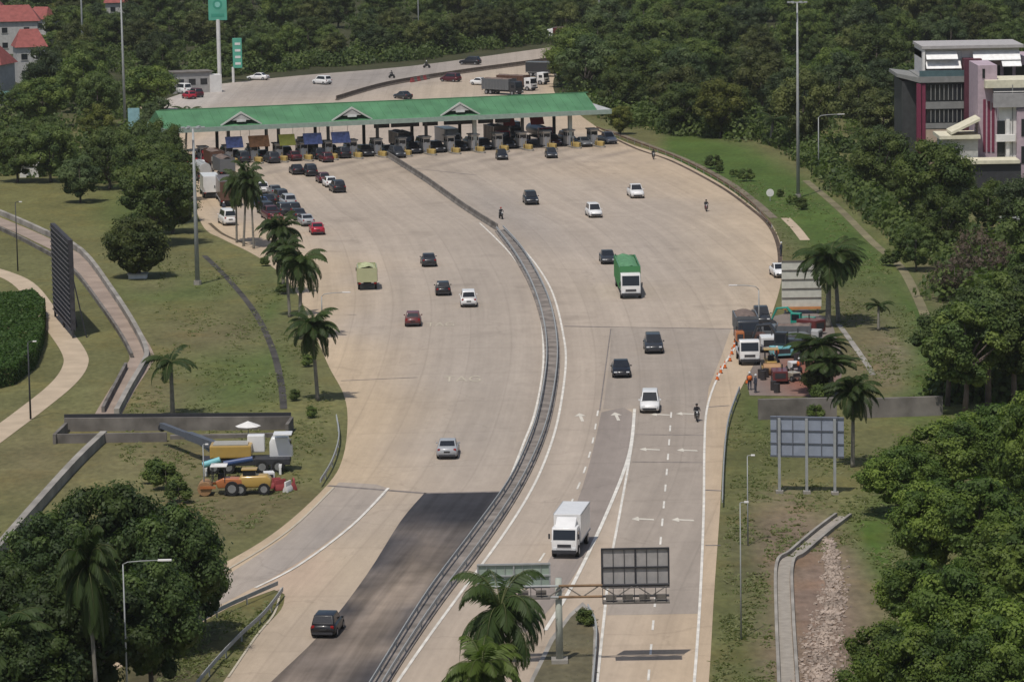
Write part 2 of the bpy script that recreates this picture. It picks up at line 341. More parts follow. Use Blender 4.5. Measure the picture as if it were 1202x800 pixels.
def ribbon_mesh(path, width, z, name, m):
    g = [Vector((q.x, q.y, 0)) for q in path]; n = len(g); bm = MB(); vs = []
    for i in range(n):
        d = (g[min(i+1, n-1)]-g[max(i-1, 0)]).normalized(); s_ = Vector((-d.y, d.x, 0))*width/2
        vs += [(g[i].x+s_.x, g[i].y+s_.y, z), (g[i].x-s_.x, g[i].y-s_.y, z)]
    bm.add(vs, [(2*i, 2*i+2, 2*i+3, 2*i+1) for i in range(n-1)])
    me = bpy.data.meshes.new(name); me.from_pydata(bm.v, [], bm.f); me.materials.append(m)
    b2 = bmesh.new(); b2.from_mesh(me)
    for f in b2.faces:
        f.normal_update()
        if f.normal.z < 0: f.normal_flip()
    b2.to_mesh(me); b2.free()
    o = bpy.data.objects.new(name, me); COL.objects.link(o); return o
def path(px, n=6): return [G(p.x, p.y) for p in spline(V2(px), n)]
LZ = [0]
def line(px, width, m=None, z=.040, name='lane_marking', n=6):
    if z == .040: LZ[0] += 1; z = .046+.003*LZ[0]
    return struct(ribbon_mesh(path(px, n), width, z, name, m or M_WHITE))
line([(563, 262), (583, 281), (603, 303), (622, 333), (634, 368), (638, 410), (636, 445), (627, 488), (614, 522), (594, 574)], .22)
line([(600, 278), (628, 309), (649, 345), (661, 392), (664, 430), (655, 492), (640, 540), (620, 582), (588, 632), (540, 697), (500, 752), (460, 810)], .22)
line([(745, 480), (738, 535), (712, 603), (673, 685), (640, 740)], .28)
line([(745, 480), (742, 520), (728, 600), (716, 665), (708, 735), (700, 810)], .20)
line([(874, 392), (848, 432), (831, 475), (827, 520), (826, 600), (822, 700), (815, 800), (808, 870)], .2)
line([(456, 573), (412, 618), (350, 664), (300, 690)], .24)
line([(392, 572), (340, 622), (268, 668), (180, 712)], .18, M_LINEFAINT)
line([(330, 690), (322, 720), (300, 748), (268, 795)], .16, M_LINEFAINT)
def dashes(px, k0, on, off, width=.16):
    pts = path(px, 20); acc = 0; seg = [pts[0]]; draw = True; lim = on
    for a, b in zip(pts[:-1], pts[1:]):
        d = (b-a).length; t = 0
        while acc+(d-t) >= lim:
            t += lim-acc; p = a+(b-a)*(t/d)
            if draw: seg.append(p); struct(ribbon_mesh(seg, width, .0435, 'lane_dash', M_WHITE))
            seg = [p]; draw = not draw; lim = on if draw else off; acc = 0
        acc += d-t
        if draw: seg.append(b)
dashes([(702, 482), (693, 530), (675, 580), (645, 640), (600, 705), (560, 760)], 0, 3.0, 4.2)
dashes([(788, 484), (783, 550), (775, 640), (766, 740), (760, 810)], 0, 3.0, 4.2)
# turn arrows painted on the lanes
def arrow(px, py, kind, sc=1.0, m=None):
    g = G(px, py); a = away(px, py)
    if kind == 'turn': poly = [(-.75, .25), (.9, .05), (.9, .45), (-.2, .75), (-.2, 1.5), (-1.3, .9), (-.75, .55)]; poly = [(-1.35, 1.0), (-.55, 2.2), (-.5, 1.3), (1.0, .7), (1.0, .0), (-.6, .65), (-.6, -.2)]
    else: poly = [(-.16, -2.4), (.16, -2.4), (.16, .8), (.6, .8), (0, 2.6), (-.6, .8), (-.16, .8)]
    a = 0.05
    pts = [(g.x+(x*math.cos(a)-y*math.sin(a))*sc, g.y+(x*math.sin(a)+y*math.cos(a))*sc) for x, y in poly]
    me = bpy.data.meshes.new('lane_arrow'); me.from_pydata([(x, y, .041) for x, y in pts], [], [tuple(range(len(pts)))[::-1] if kind == 'turn' else tuple(range(len(pts)))]); me.materials.append(m or M_WHITE)
    b2 = bmesh.new(); b2.from_mesh(me)
    for f in b2.faces:
        f.normal_update()
        if f.normal.z < 0: f.normal_flip()
    b2.to_mesh(me); b2.free()
    o = bpy.data.objects.new('lane_arrow', me); COL.objects.link(o); struct(o)
for p in ((765, 529), (809, 530), (757, 611), (804, 612), (807, 487), (777, 488)): arrow(*p, 'turn', .75, mat('arrow_paint', (.58, .54, .46), .8))
for p in ((724, 489), (682, 490)): arrow(*p, 'straight', .9, MATS['arrow_paint'])
def road_text(txt, px, py, size):
    cu = bpy.data.curves.new('lane_lettering', 'FONT'); cu.body = txt; cu.size = size; cu.align_x = 'CENTER'
    o = bpy.data.objects.new('tmp', cu); COL.objects.link(o); dg = bpy.context.evaluated_depsgraph_get(); dg.update()
    me = bpy.data.meshes.new_from_object(o.evaluated_get(dg)); bpy.data.objects.remove(o)
    me.materials.clear(); me.materials.append(M_LINEFAINT)
    q = bpy.data.objects.new('lane_lettering', me); COL.objects.link(q); g = G(px, py); q.location = (g.x, g.y, .043); q.scale = (1, 2.6, 1); struct(q, 'faded letters %s painted across the lanes' % txt)
road_text('TAG', 543, 448, 1.9); road_text('TAG', 517, 383, 1.6)
# transverse seams / expansion joints in the paving
for a, b, wd in (((662, 383), (716, 384), .5), ((716, 384), (862, 386), .35), ((385, 570), (500, 579), .5), ((498, 579), (592, 577), .45), ((745, 510), (826, 511), .25), ((742, 542), (826, 543), .25), ((560, 206), (470, 196), .3), ((400, 447), (490, 443), .25), ((826, 575), (848, 576), .35), ((828, 478), (856, 476), .35), ((828, 640), (846, 640), .3)):
    struct(ribbon_mesh([G(*a), G(*b)], wd, .036, 'paving_joint', mat('joint_tar', (.19, .165, .15), .9, var=.3)))
for a, b in (((717, 386), (704, 482)),):
    struct(ribbon_mesh([G(*a), G(*b)], .12, .034, 'paving_joint', mat('joint_tar', (.19, .165, .15), .9)))

# ------------------------------------------------------------------ ground
def ground():
    xs = [-6000, -2500, -1000, -500, -300]+list(np.arange(-200, 201, 2.5))+[300, 500, 1000, 2500, 6000]
    ys = [-3000, -500, 0, 100]+list(np.arange(190, 560, 3))+list(np.arange(560, 1100, 6))+[1200, 1500, 2500, 5000, 9000]
    X, Y = np.meshgrid(xs, ys); n = X.size; co = np.stack([X.ravel(), Y.ravel(), np.zeros(n)], 1)
    nx, ny = len(xs), len(ys); i = np.arange(n).reshape(ny, nx)
    f = np.stack([i[:-1, :-1], i[:-1, 1:], i[1:, 1:], i[1:, :-1]], -1).reshape(-1, 4)
    me = bpy.data.meshes.new('ground'); me.from_pydata(co.tolist(), [], f.tolist()); me.materials.append(M_GRASS)
    c2 = co.copy(); c2[:, 1] = np.clip(c2[:, 1], 150, 4000); c2[:, 0] = np.clip(c2[:, 0], -300, 300); px = PN(c2)
    ol = (.126, .124, .052); t = np.tile(np.array(ol), (n, 1)); t = mixc(t, (.05, .052, .026), np.clip((c2[:, 1]-640)/60, 0, 1))
    gr = (.072, .108, .030); br = (.148, .118, .068); bg_ = (.062, .105, .020)
    t = mixc(t, (.132, .126, .046), blob(px, 50, 245, 120, 40, .5)*.7)
    for b in ((200, 340, 60, 14), (285, 440, 50, 40), (160, 250, 40, 25), (240, 465, 40, 16), (320, 380, 14, 60)): t = mixc(t, gr, blob(px, *b, .7)*.75)
    for b in ((260, 395, 70, 16), (180, 335, 30, 8), (190, 465, 50, 20), (230, 600, 60, 30), (200, 540, 70, 25), (310, 590, 60, 22), (45, 540, 60, 40)): t = mixc(t, br, blob(px, *b, .8)*.55)
    # right bank
    t = mixc(t, (.112, .110, .050), blob(px, 880, 250, 90, 60, .5, 40)*.9)
    band = segdist(px, [(800, 176), (870, 195), (940, 240), (1010, 310), (1065, 380), (1080, 450)])/(.0174*(px[:, 1]+230))
    t = mixc(t, (.066, .105, .024), np.clip((4.8-band)/2.4, 0, 1)); t = mixc(t, (.075, .085, .028), blob(px, 890, 540, 40, 60, .6)*.5)
    t = mixc(t, bg_, blob(px, 1030, 640, 28, 60, .35)); t = mixc(t, (.155, .105, .080), blob(px, 1065, 425, 22, 50, .6)*.0)
    t = mixc(t, (.145, .125, .070), blob(px, 1020, 415, 42, 55, .5)*.85); t = mixc(t, (.20, .165, .11), blob(px, 1047, 425, 14, 36, .7)*.9); t = mixc(t, (.12, .105, .055), blob(px, 1010, 350, 40, 30, .6)*.5)
    t = mixc(t, (.185, .135, .10), blob(px, 915, 630, 45, 50, .5)*.9); t = mixc(t, (.175, .13, .095), blob(px, 880, 690, 14, 70, .6)*.6); t = mixc(t, (.20, .145, .112), blob(px, 960, 740, 60, 110, .35))
    t = mixc(t, (.07, .085, .028), blob(px, 875, 720, 28, 150, .5)*.6); t = mixc(t, (.055, .085, .02), blob(px, 890, 480, 22, 40, .5)*.6)
    t = mixc(t, (.13, .095, .075), blob(px, 1140, 330, 50, 35, .5)*.8)
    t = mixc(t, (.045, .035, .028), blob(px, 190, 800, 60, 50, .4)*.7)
    a = me.color_attributes.new('tone', 'FLOAT_COLOR', 'POINT'); a.data.foreach_set('color', np.concatenate([t, np.ones((n, 1))], 1).astype('f').ravel())
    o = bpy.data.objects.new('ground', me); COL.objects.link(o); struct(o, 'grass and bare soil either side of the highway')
ground()

# paths, drains, verges
def kerbed(name, px, z, m, n=5, closed=True, label=None):
    g = [G(p.x, p.y) for p in spline(V2(px+[px[0]]), n)[:-1]]
    a = sum(g[i].x*g[(i+1) % len(g)].y-g[(i+1) % len(g)].x*g[i].y for i in range(len(g)))
    if a < 0: g = g[::-1]
    o = MB().prism(g, -.05, z).obj(name, m); return struct(o, label)
def sweep(pth, prof, name, m, parent=None, smooth=False):
    """sweep a cross-section [(side, z)] along a ground path"""
    n = len(pth); secs = []
    for i in range(n):
        d = (pth[min(i+1, n-1)]-pth[max(i-1, 0)]); d.z = 0; d.normalize(); s_ = Vector((d.y, -d.x, 0))
        secs.append([Vector((pth[i].x, pth[i].y, 0))+s_*a+Vector((0, 0, z)) for a, z in prof])
    return MB().loft(secs).obj(name, m, parent, smooth)
line([(-40, 310), (0, 320), (32, 337), (62, 378), (86, 412), (88, 430), (72, 452), (35, 482), (0, 508), (-50, 545)], 2.6, M_CREAM, .03, 'footpath')
pc = path([(-40, 245), (0, 260), (50, 282), (90, 305), (125, 350), (152, 390), (166, 416), (163, 428), (145, 455), (127, 486)], 6)
struct(ribbon_mesh(pc, 2.6, .022, 'drain_floor', mat('drain_floor_concrete', (.30, .235, .19), .95, var=.2, scale=.3)))
def wallpath(name, px, th, h, m, label, cat, n=4, off=0):
    p = path(px, n); o = sweep(p, [(-th/2, -.1), (th/2, -.1), (th/2, h), (-th/2, h)], name, m); return tag(o, label, cat)
wallpath('drain_wall', [(-40, 238), (0, 252), (50, 274), (96, 298), (132, 345), (158, 386), (172, 416), (168, 432), (153, 458), (137, 488)], .5, .7, M_CONC, 'long low concrete drain wall on the side nearer the tree clump, left of the road', 'wall')
wallpath('drain_wall', [(-40, 255), (0, 270), (44, 292), (84, 317), (118, 360), (143, 397), (155, 420)], .3, .5, M_DCONC, 'thin dark concrete drain edge running beside the tall dark hoarding', 'wall')
wallpath('drain_wall', [(148, 432), (136, 455), (121, 484)], .3, .6, M_DCONC, 'short dark drain edge leading down to the concrete headwall', 'wall')
wallpath('drain_wall', [(122, 517), (90, 548), (45, 598), (0, 650), (-40, 700)], .6, .9, M_CONC, 'straight pale concrete wall running from the headwall towards the big lower left trees', 'wall')
line([(240, 300), (270, 330), (300, 368), (320, 410), (330, 450), (333, 480)], .7, mat('drain_dark', (.055, .05, .045), .95, var=.5, scale=.4), .025, 'drain')
line([(246, 262), (262, 275), (290, 287)], .5, mat('verge_brown', (.10, .075, .045), .95, var=.4, scale=.4), .034, 'drain')
t = thing('headwall', G(200, 506), 0, 'long weathered concrete headwall trench below the single palm on the left lawn', 'wall')
def wp(a, b, h, th, m, name='wall_panel', z0=-.1):
    p = [G(*a)-t.location, G(*b)-t.location]; return sweep(p, [(-th/2, z0), (th/2, z0), (th/2, h), (-th/2, h)], name, m, t)
wp((76, 506), (342, 504), 1.25, .3, M_DCONC); wp((66, 520), (196, 518), .85, .35, M_DCONC); wp((64, 521), (78, 507), .9, .3, M_DCONC); wp((200, 515), (338, 512), .35, .6, M_DCONC, 'base_slab'); wp((337, 513), (343, 504), 1.2, .3, M_DCONC)
wp((76, 503.5), (342, 501.5), 1.42, .12, M_DARKMETAL, 'coping', 1.0)
wallpath('retaining_wall', [(890, 492), (982, 490)], .5, 1.9, M_DCONC, 'grey block retaining wall below the roadworks machines', 'wall', 1)
wallpath('retaining_wall', [(1014, 490), (1106, 487)], .5, 1.8, M_DCONC, 'grey block retaining wall section nearer the dark right hand trees', 'wall', 1)
# right side: kerb line, tan verge path, drain channel
line([(696, 150), (745, 174), (790, 190), (845, 219), (880, 244), (903, 265), (914, 290), (916, 320)], .55, mat('kerb_brown', (.085, .06, .042), .95, var=.4, scale=.3), .05, 'kerb_drain')
line([(712, 152), (760, 170), (810, 190), (855, 214), (885, 236), (908, 256)], 1.2, mat('verge_tan', (.17, .14, .10), .95, var=.3, scale=.3), .03, 'verge')
line([(922, 256), (934, 268), (945, 282)], 1.3, M_CREAM, .034, 'path_slab')
line([(946, 212), (985, 245), (1025, 285), (1056, 312), (1075, 345), (1092, 385)], 1.1, mat('verge_pale', (.17, .15, .085), .95, var=.3, scale=.25), .026, 'verge')
line([(984, 380), (1000, 402), (1016, 425), (1025, 440)], .6, M_CONC, .03, 'drain')
dr = path([(990, 606), (965, 625), (936, 650), (921, 664), (921, 720), (925, 800), (928, 880)], 5)
struct(ribbon_mesh(dr, .9, .03, 'drain_floor', mat('drain_pale', (.30, .27, .23), .95, var=.15)))
for k, (off) in enumerate((-.6, .6)):
    o = sweep(dr, [(off-.11, -.05), (off+.11, -.05), (off+.11, .3), (off-.11, .3)], 'drain_kerb', M_CONC); tag(o, ['pale kerb on the road side of the lower right drain channel', 'pale kerb on the rubble side of the lower right drain channel'][k], 'kerb')
# rubble heap strip
def rubble():
    vs = []; fs = []; mb = MB()
    for i in range(2600):
        v = random.random(); cy = 632+v*230; half = 8+20*min(1, v*1.6); px = 972+random.gauss(0, .45)*half+8*math.sin(v*7)-v*4; g = G(px, cy); s_ = random.uniform(.06, .30)
        m = Matrix.Rotation(random.random()*6, 3, 'Z') @ Matrix.Rotation(random.random()*.9, 3, 'X')
        c = Vector((g.x, g.y, s_*.15)); base = [Vector((a*s_*random.uniform(.3, .6), b*s_*random.uniform(.3, .6), e*s_*random.uniform(.2, .4))) for a in (-1, 1) for b in (-1, 1) for e in (-1, 1)]
        mb.add([c+m @ q for q in base], [(0, 1, 3, 2), (4, 6, 7, 5), (0, 4, 5, 1), (2, 3, 7, 6), (0, 2, 6, 4), (1, 5, 7, 3)])
    tag(mb.obj('rubble', mat('broken_stone', (.33, .265, .215), .95, var=.3, scale=.5)), 'strip of broken pale stone rubble beside the lower right drain', 'rubble', kind='stuff')
rubble()
# median: planted strip, gore islands
ml = [(581, 272), (603, 303), (622, 338), (634, 375), (639, 410), (637, 445), (627, 495), (610, 540), (590, 577), (550, 632), (500, 700), (444, 790), (395, 870)]
mr = [(420, 870), (462, 795), (515, 715), (566, 647), (604, 590), (628, 545), (645, 500), (655, 450), (657, 408), (650, 365), (636, 330), (615, 295), (592, 270)]
mpx = spline(V2(ml), 4)+spline(V2(mr), 4)
struct(MB().prism([G(p.x, p.y) for p in mpx][::-1], -.05, .13).obj('median_strip', mat('median_fill', (.20, .175, .155), .95, var=.4, scale=.6)), 'raised dark median strip between the carriageways')
def gore_island(px, name='traffic_island', gpx=None):
    kerbed(name, px, .13, M_CONC, 1, label='kerbed traffic island')
gore_island([(684, 708), (694, 718), (701, 740), (699, 790), (690, 880), (600, 880), (622, 800), (645, 752), (668, 722)])
g2 = [G(*p) for p in [(684, 713), (691, 722), (697, 742), (695, 790), (686, 880), (606, 880), (627, 800), (650, 754), (670, 726)]]
def tonesheet(name, g, z, col, m):
    a = sum(g[i].x*g[(i+1) % len(g)].y-g[(i+1) % len(g)].x*g[i].y for i in range(len(g)))
    if a < 0: g = g[::-1]
    me = bpy.data.meshes.new(name); me.from_pydata([(q.x, q.y, z) for q in g], [], [tuple(range(len(g)))]); me.materials.append(m)
    c = me.color_attributes.new('tone', 'FLOAT_COLOR', 'POINT')
    c.data.foreach_set('color', list((*col, 1))*len(g)); o = bpy.data.objects.new(name, me); COL.objects.link(o); return struct(o)
tonesheet('island_grass', g2, .14, (.11, .098, .06), M_GRASS)

# ------------------------------------------------------------------ barriers and guard rails
def guard_rail(pth, label, spacing=5.0, double=False, h=.75, group=None, m=None):
    o0 = pth[0].copy(); t = thing('guard_rail', o0, 0, label, 'guard rail', group); p = [q-o0 for q in pth]
    prof = [(-.03, h-.32), (.05, h-.27), (-.01, h-.16), (.05, h-.05), (-.03, h), (-.05, h-.01), (-.05, h-.31)]
    sweep(p, prof, 'rail', m or M_STEEL, t)
    post = MB().box((0, 0, h/2-.05), (.1, .12, h+.06)).mesh('post', M_STEEL); acc = 0; cnt = 0
    for a, b in zip(p[:-1], p[1:]):
        acc += (b-a).length
        if acc > spacing and cnt < 99:
            acc = 0; cnt += 1; q = bpy.data.objects.new('post', post); COL.objects.link(q); q.parent = t; q.location = (b.x, b.y, 0)
    return t
def lerp_px(l, r, f): return [(a[0]*(1-f)+b[0]*f, a[1]*(1-f)+b[1]*f) for a, b in zip(l, r[::-1])]
guard_rail(path(lerp_px(ml, mr, .16), 9), 'long steel guard rail on the left edge of the curved median')
guard_rail(path(lerp_px(ml, mr, .84), 9), 'long steel guard rail on the right edge of the curved median')
pb = path([(455, 184), (500, 213), (545, 245), (584, 270)], 8)
tag(sweep(pb, [(-.3, 0), (.3, 0), (.28, .1), (.12, .35), (.09, .85), (-.09, .85), (-.12, .35), (-.28, .1)], 'concrete_barrier', M_DCONC), 'dark stained concrete barrier running from the toll booths to the median tip', 'barrier')
pb = path([(395, 118), (455, 101), (540, 87), (640, 73), (700, 61)], 6)
tag(sweep(pb, [(-.3, 0), (.3, 0), (.28, .1), (.12, .35), (.09, .95), (-.09, .95), (-.12, .35), (-.28, .1)], 'concrete_barrier', mat('barrier_brown', (.13, .105, .085), .95, var=.3)), 'dark concrete barrier dividing the highway beyond the toll roof', 'barrier')
guard_rail(path([(395, 495), (398, 520), (390, 548), (376, 572)], 6), 'short steel guard rail on the grass left of the wide carriageway', 4)
guard_rail(path([(848, 596), (850, 545), (855, 500), (868, 462)], 6), 'steel guard rail beside the pale right shoulder near the blank signboard', 4)
guard_rail(path([(326, 693), (290, 709), (262, 722), (215, 748)], 6), 'guard rail along the slip road side of the lower left gore', 4)
guard_rail(path([(332, 700), (310, 728), (278, 758), (240, 800), (210, 840)], 6), 'guard rail along the highway side of the lower left gore', 4)
guard_rail(path([(690, 720), (700, 745), (697, 800), (690, 870)], 6), 'guard rail round the grassy island under the gantry', 4)
guard_rail(path([(700, 152), (745, 169), (800, 190), (850, 217), (884, 243), (906, 268)], 6), 'rusty brown guard rail around the upper right curve of the plaza', 5, h=.6, m=mat('rusty_rail', (.15, .10, .065), .9, var=.3))

# ------------------------------------------------------------------ vehicles
PROTO = {}
def wheels(t, pos, r=.32, wd=.2):
    tm = MB().cyl((-wd/2, 0, 0), (wd/2, 0, 0), r, n=14).mesh('tyre', M_TYRE); rm = MB().cyl((-wd/2-.01, 0, 0), (wd/2+.01, 0, 0), r*.6, n=10).mesh('rim', M_RIM)
    for x, y in pos:
        q = bpy.data.objects.new('wheel', tm); COL.objects.link(q); q.parent = t; q.location = (x, y, r)
        k = bpy.data.objects.new('rim', rm); COL.objects.link(k); k.parent = q
def small_car(kind, cn):
    L, Wd, Ht, belt = dict(hatch=(3.75, 1.68, 1.5, .92), sedan=(4.45, 1.74, 1.45, .92), mpv=(4.35, 1.76, 1.74, 1.0), suv=(4.5, 1.84, 1.72, 1.05), pickup=(5.1, 1.86, 1.8, 1.08), van=(4.8, 1.8, 2.05, 1.15))[kind]
    P_ = paint(cn); t = thing('car', (0, 0, 0)); h = L/2; b = belt; w_ = Wd/2
    def sec(y, z0, z1, hw):
        return [(-hw*.93, y, z0), (-hw, y, z0+.14), (-hw, y, z1-.16), (-hw*.90, y, z1), (0, y, z1+.025), (hw*.90, y, z1), (hw, y, z1-.16), (hw, y, z0+.14), (hw*.93, y, z0)]
    trunk = {'hatch': b-.02, 'sedan': b+.04, 'mpv': b-.02, 'suv': b-.02, 'pickup': b-.05, 'van': b}[kind]
    secs = [sec(-h, .42, trunk-.18, w_*.88), sec(-h+.1, .28, trunk-.03, w_*.96), sec(-h+.6, .22, trunk, w_), sec(-.2, .2, b, w_), sec(h*.35, .2, b, w_), sec(h*.62, .22, b-.06, w_*.99), sec(h-.25, .25, b-.20, w_*.95), sec(h-.03, .34, b-.34, w_*.84), sec(h, .4, b-.42, w_*.78)]
    MB().loft(secs).obj('body', P_, t, True, .0)
    # cabin
    rb, rt, ft, fb = {'hatch': (-h+.12, -h+.48, .12, .82), 'sedan': (-h+.62, -h+1.35, .1, .95), 'mpv': (-h+.08, -h+.38, .5, 1.25), 'suv': (-h+.1, -h+.5, .25, 1.0), 'pickup': (-.85, -.65, .6, 1.3), 'van': (-h+.06, -h+.2, 1.1, 1.75)}[kind]
    bw, tw = w_*.90, w_*.74; z0 = b-.03
    c = [Vector(q) for q in ((-bw, rb, z0), (bw, rb, z0), (bw, fb, z0), (-bw, fb, z0), (-tw, rt, Ht-.03), (tw, rt, Ht-.03), (tw, ft, Ht-.02), (-tw, ft, Ht-.02))]
    MB().add(c, [(0, 1, 5, 4), (1, 2, 6, 5), (2, 3, 7, 6), (3, 0, 4, 7), (4, 5, 6, 7), (3, 2, 1, 0)]).obj('cabin', P_, t, True, .07)
    MB().slab([c[2], c[3], c[7], c[6]], (.06, .94, .06, .93), .012).obj('windscreen', M_GLASS, t)
    MB().slab([c[0], c[1], c[5], c[4]], (.07, .93, .22, .90), .012).obj('rear_window', M_GLASS, t)
    for q in ([c[1], c[2], c[6], c[5]], [c[3], c[0], c[4], c[7]]): MB().slab(q, (.10, .90, .14, .86), .012).obj('side_window', M_GLASS, t)
    for s in (-1, 1):
        MB().box((s*w_*.66, h-.10, b-.34), (.30, .18, .13)).obj('headlight', M_HEAD, t, bevel=.03)
        MB().box((s*w_*.76, -h+.06, trunk-.14), (.22, .12, .2)).obj('tail_light', M_TAIL, t, bevel=.03)
        MB().box((s*(w_+.06), ft+.35, b+.04), (.16, .12, .12)).obj('mirror', P_, t, bevel=.03)
    MB().box((0, h-.01, .42), (1.2, .08, .2)).obj('grille', M_DARKMETAL, t, bevel=.02)
    MB().box((0, -h+.01, .34), (1.35, .1, .16)).obj('rear_bumper', M_DARKMETAL, t, bevel=.02)
    MB().box((0, -h-.012, trunk-.3), (.5, .03, .12)).obj('number_plate', M_PLATE, t)
    if kind == 'pickup':
        MB().box((0, -1.65, b-.02), (Wd-.3, 1.5, .06)).obj('load_bed', M_DARKMETAL, t)
    wheels(t, [(s*(w_-.09), y) for s in (-1, 1) for y in (-h+.78, h-.75)], .31)
    t.scale = (1.06,)*3
    return t
def truck(kind, cab='white', box='white', L=7.0, Wd=2.3, Hb=2.9, cabH=2.4):
    t = thing('lorry', (0, 0, 0)); h = L/2; w_ = Wd/2; P_ = paint(cab); cl = 1.75
    MB().box((0, -.1, .72), (.9, L-.6, .26)).obj('chassis', M_DARKMETAL, t)
    prof = [(h-cl, .55), (h-.02, .5), (h, 1.25), (h-.28, cabH), (h-cl+.05, cabH), (h-cl, cabH-.1)]
    MB().yz(prof, -w_*.92, w_*.92).obj('cab', P_, t, True, .07)
    A, B = Vector((0, h, 1.25)), Vector((0, h-.28, cabH)); x = w_*.92
    MB().slab([(x, h, 1.25), (-x, h, 1.25), (-x, h-.28, cabH), (x, h-.28, cabH)], (.06, .94, .18, .86), .015).obj('windscreen', M_GLASS, t)
    for s in (-1, 1):
        MB().box((s*(x+.008), h-.85, 1.72), (.03, .8, .55)).obj('side_window', M_GLASS, t)
        MB().box((s*x*.75, h+.02, .78), (.3, .08, .2)).obj('headlight', M_HEAD, t, bevel=.02)
        MB().box((s*(x+.16), h+.05, 1.75), (.14, .08, .4)).obj('mirror', M_DARKMETAL, t, bevel=.02)
        MB().box((s*w_*.8, -h+.0, .85), (.3, .06, .14)).obj('tail_light', M_TAIL, t)
    MB().box((0, h+.04, .55), (Wd*.9, .12, .28)).obj('bumper', M_DARKMETAL, t, bevel=.03)
    MB().box((0, h+.012, 1.02), (Wd*.5, .04, .22)).obj('grille', M_DARKMETAL, t)
    y1 = h-cl-.08; y0 = -h; ym, yl = (y0+y1)/2, y1-y0; Bx = paint(box)
    if kind == 'box':
        MB().box((0, ym, .92+(Hb-.92)/2), (Wd, yl, Hb-.92)).obj('cargo_box', Bx, t, bevel=.04)
        f = MB()
        for z in (.95, Hb-.03):
            for s in (-1, 1): f.box((s*w_, ym, z), (.06, yl+.02, .08))
        f.obj('box_trim', M_STEEL, t)
        if cabH < Hb-.3: MB().yz([(h-cl+.1, cabH-.02), (h-.6, cabH-.02), (h-cl+.1, Hb-.15)], -x*.8, x*.8).obj('wind_deflector', P_, t, True, .04)
    elif kind in ('open', 'tipper'):
        b_ = MB(); zt = Hb
        for s in (-1, 1): b_.box((s*(w_-.04), ym, (1+zt)/2), (.08, yl, zt-1))
        b_.box((0, y0+.04, (1+zt)/2-.02), (Wd-.16, .08, zt-1.04)); b_.box((0, y1-.04, (1+zt)/2+.05), (Wd-.16, .08, zt-.9)); b_.box((0, ym, 1.02), (Wd-.16, yl-.16, .1))
        for k in range(int(yl/.8)):
            for s in (-1, 1): b_.box((s*(w_+.03), y0+.4+k*.8, (1+zt)/2), (.07, .09, zt-1))
        b_.obj('load_bed', Bx, t)
        n = 9; vs = []; fs = []
        for j in range(n+1):
            for i in range(6):
                vs.append((-w_+.12+(Wd-.24)*i/5, y0+.1+(yl-.2)*j/n, zt-.25+.38*math.sin(math.pi*i/5)+random.uniform(-.08, .1)))
        fs = [(j*6+i, j*6+i+1, (j+1)*6+i+1, (j+1)*6+i) for j in range(n) for i in range(5)]
        MB().add(vs, fs).obj('load', mat('tarpaulin_'+box, {'green': (.10, .24, .12), 'lime': (.40, .42, .24)}.get(box, (.16, .12, .10)), .9, var=.3, scale=2), t, True)
    elif kind == 'tank':
        MB().cyl((0, y0, 1.9), (0, y1, 1.9), .95, n=18).obj('tank', Bx, t, bevel=.08)
        MB().box((0, ym, 2.86), (.5, yl*.8, .05)).obj('walkway', M_STEEL, t)
    elif kind == 'flat':
        MB().box((0, ym, 1.02), (Wd, yl, .14)).obj('load_bed', Bx, t)
        MB().box((0, y1-.05, 1.6), (Wd, .08, 1.1)).obj('headboard', Bx, t)
    ys = [h-.95, -h+1.2]+([-h+2.3] if L > 7.5 else []); wheels(t, [(s*(w_-.16), y) for s in (-1, 1) for y in ys], .46, .28)
    return t
def place(spec, px, py, rz, label, cat='car', group=None, name=None):
    """px,py is the centre of the thing's footprint as seen from the survey point"""
    if spec not in PROTO:
        k = spec[0]; o = small_car(*spec) if k in ('hatch', 'sedan', 'mpv', 'suv', 'pickup', 'van') else truck(*spec); PROTO[spec] = o; t = o
    else: t = dup(PROTO[spec])
    g = G(px, py) if not isinstance(px, Vector) else px
    t.location = (g.x, g.y, .03); t.rotation_euler = (0, 0, rz); nm = name or {'van': 'van', 'pickup': 'pickup_truck'}.get(spec[0], 'car' if spec[0] in ('hatch', 'sedan', 'mpv', 'suv') else 'lorry')
    t.name = nm; t['label'] = label; t['category'] = cat
    if group: t['group'] = group
    elif 'group' in t: del t['group']
    return t
AW = away; PI = math.pi
C1 = 'vehicles heading for the toll plaza'; C2 = 'vehicles leaving the toll plaza'
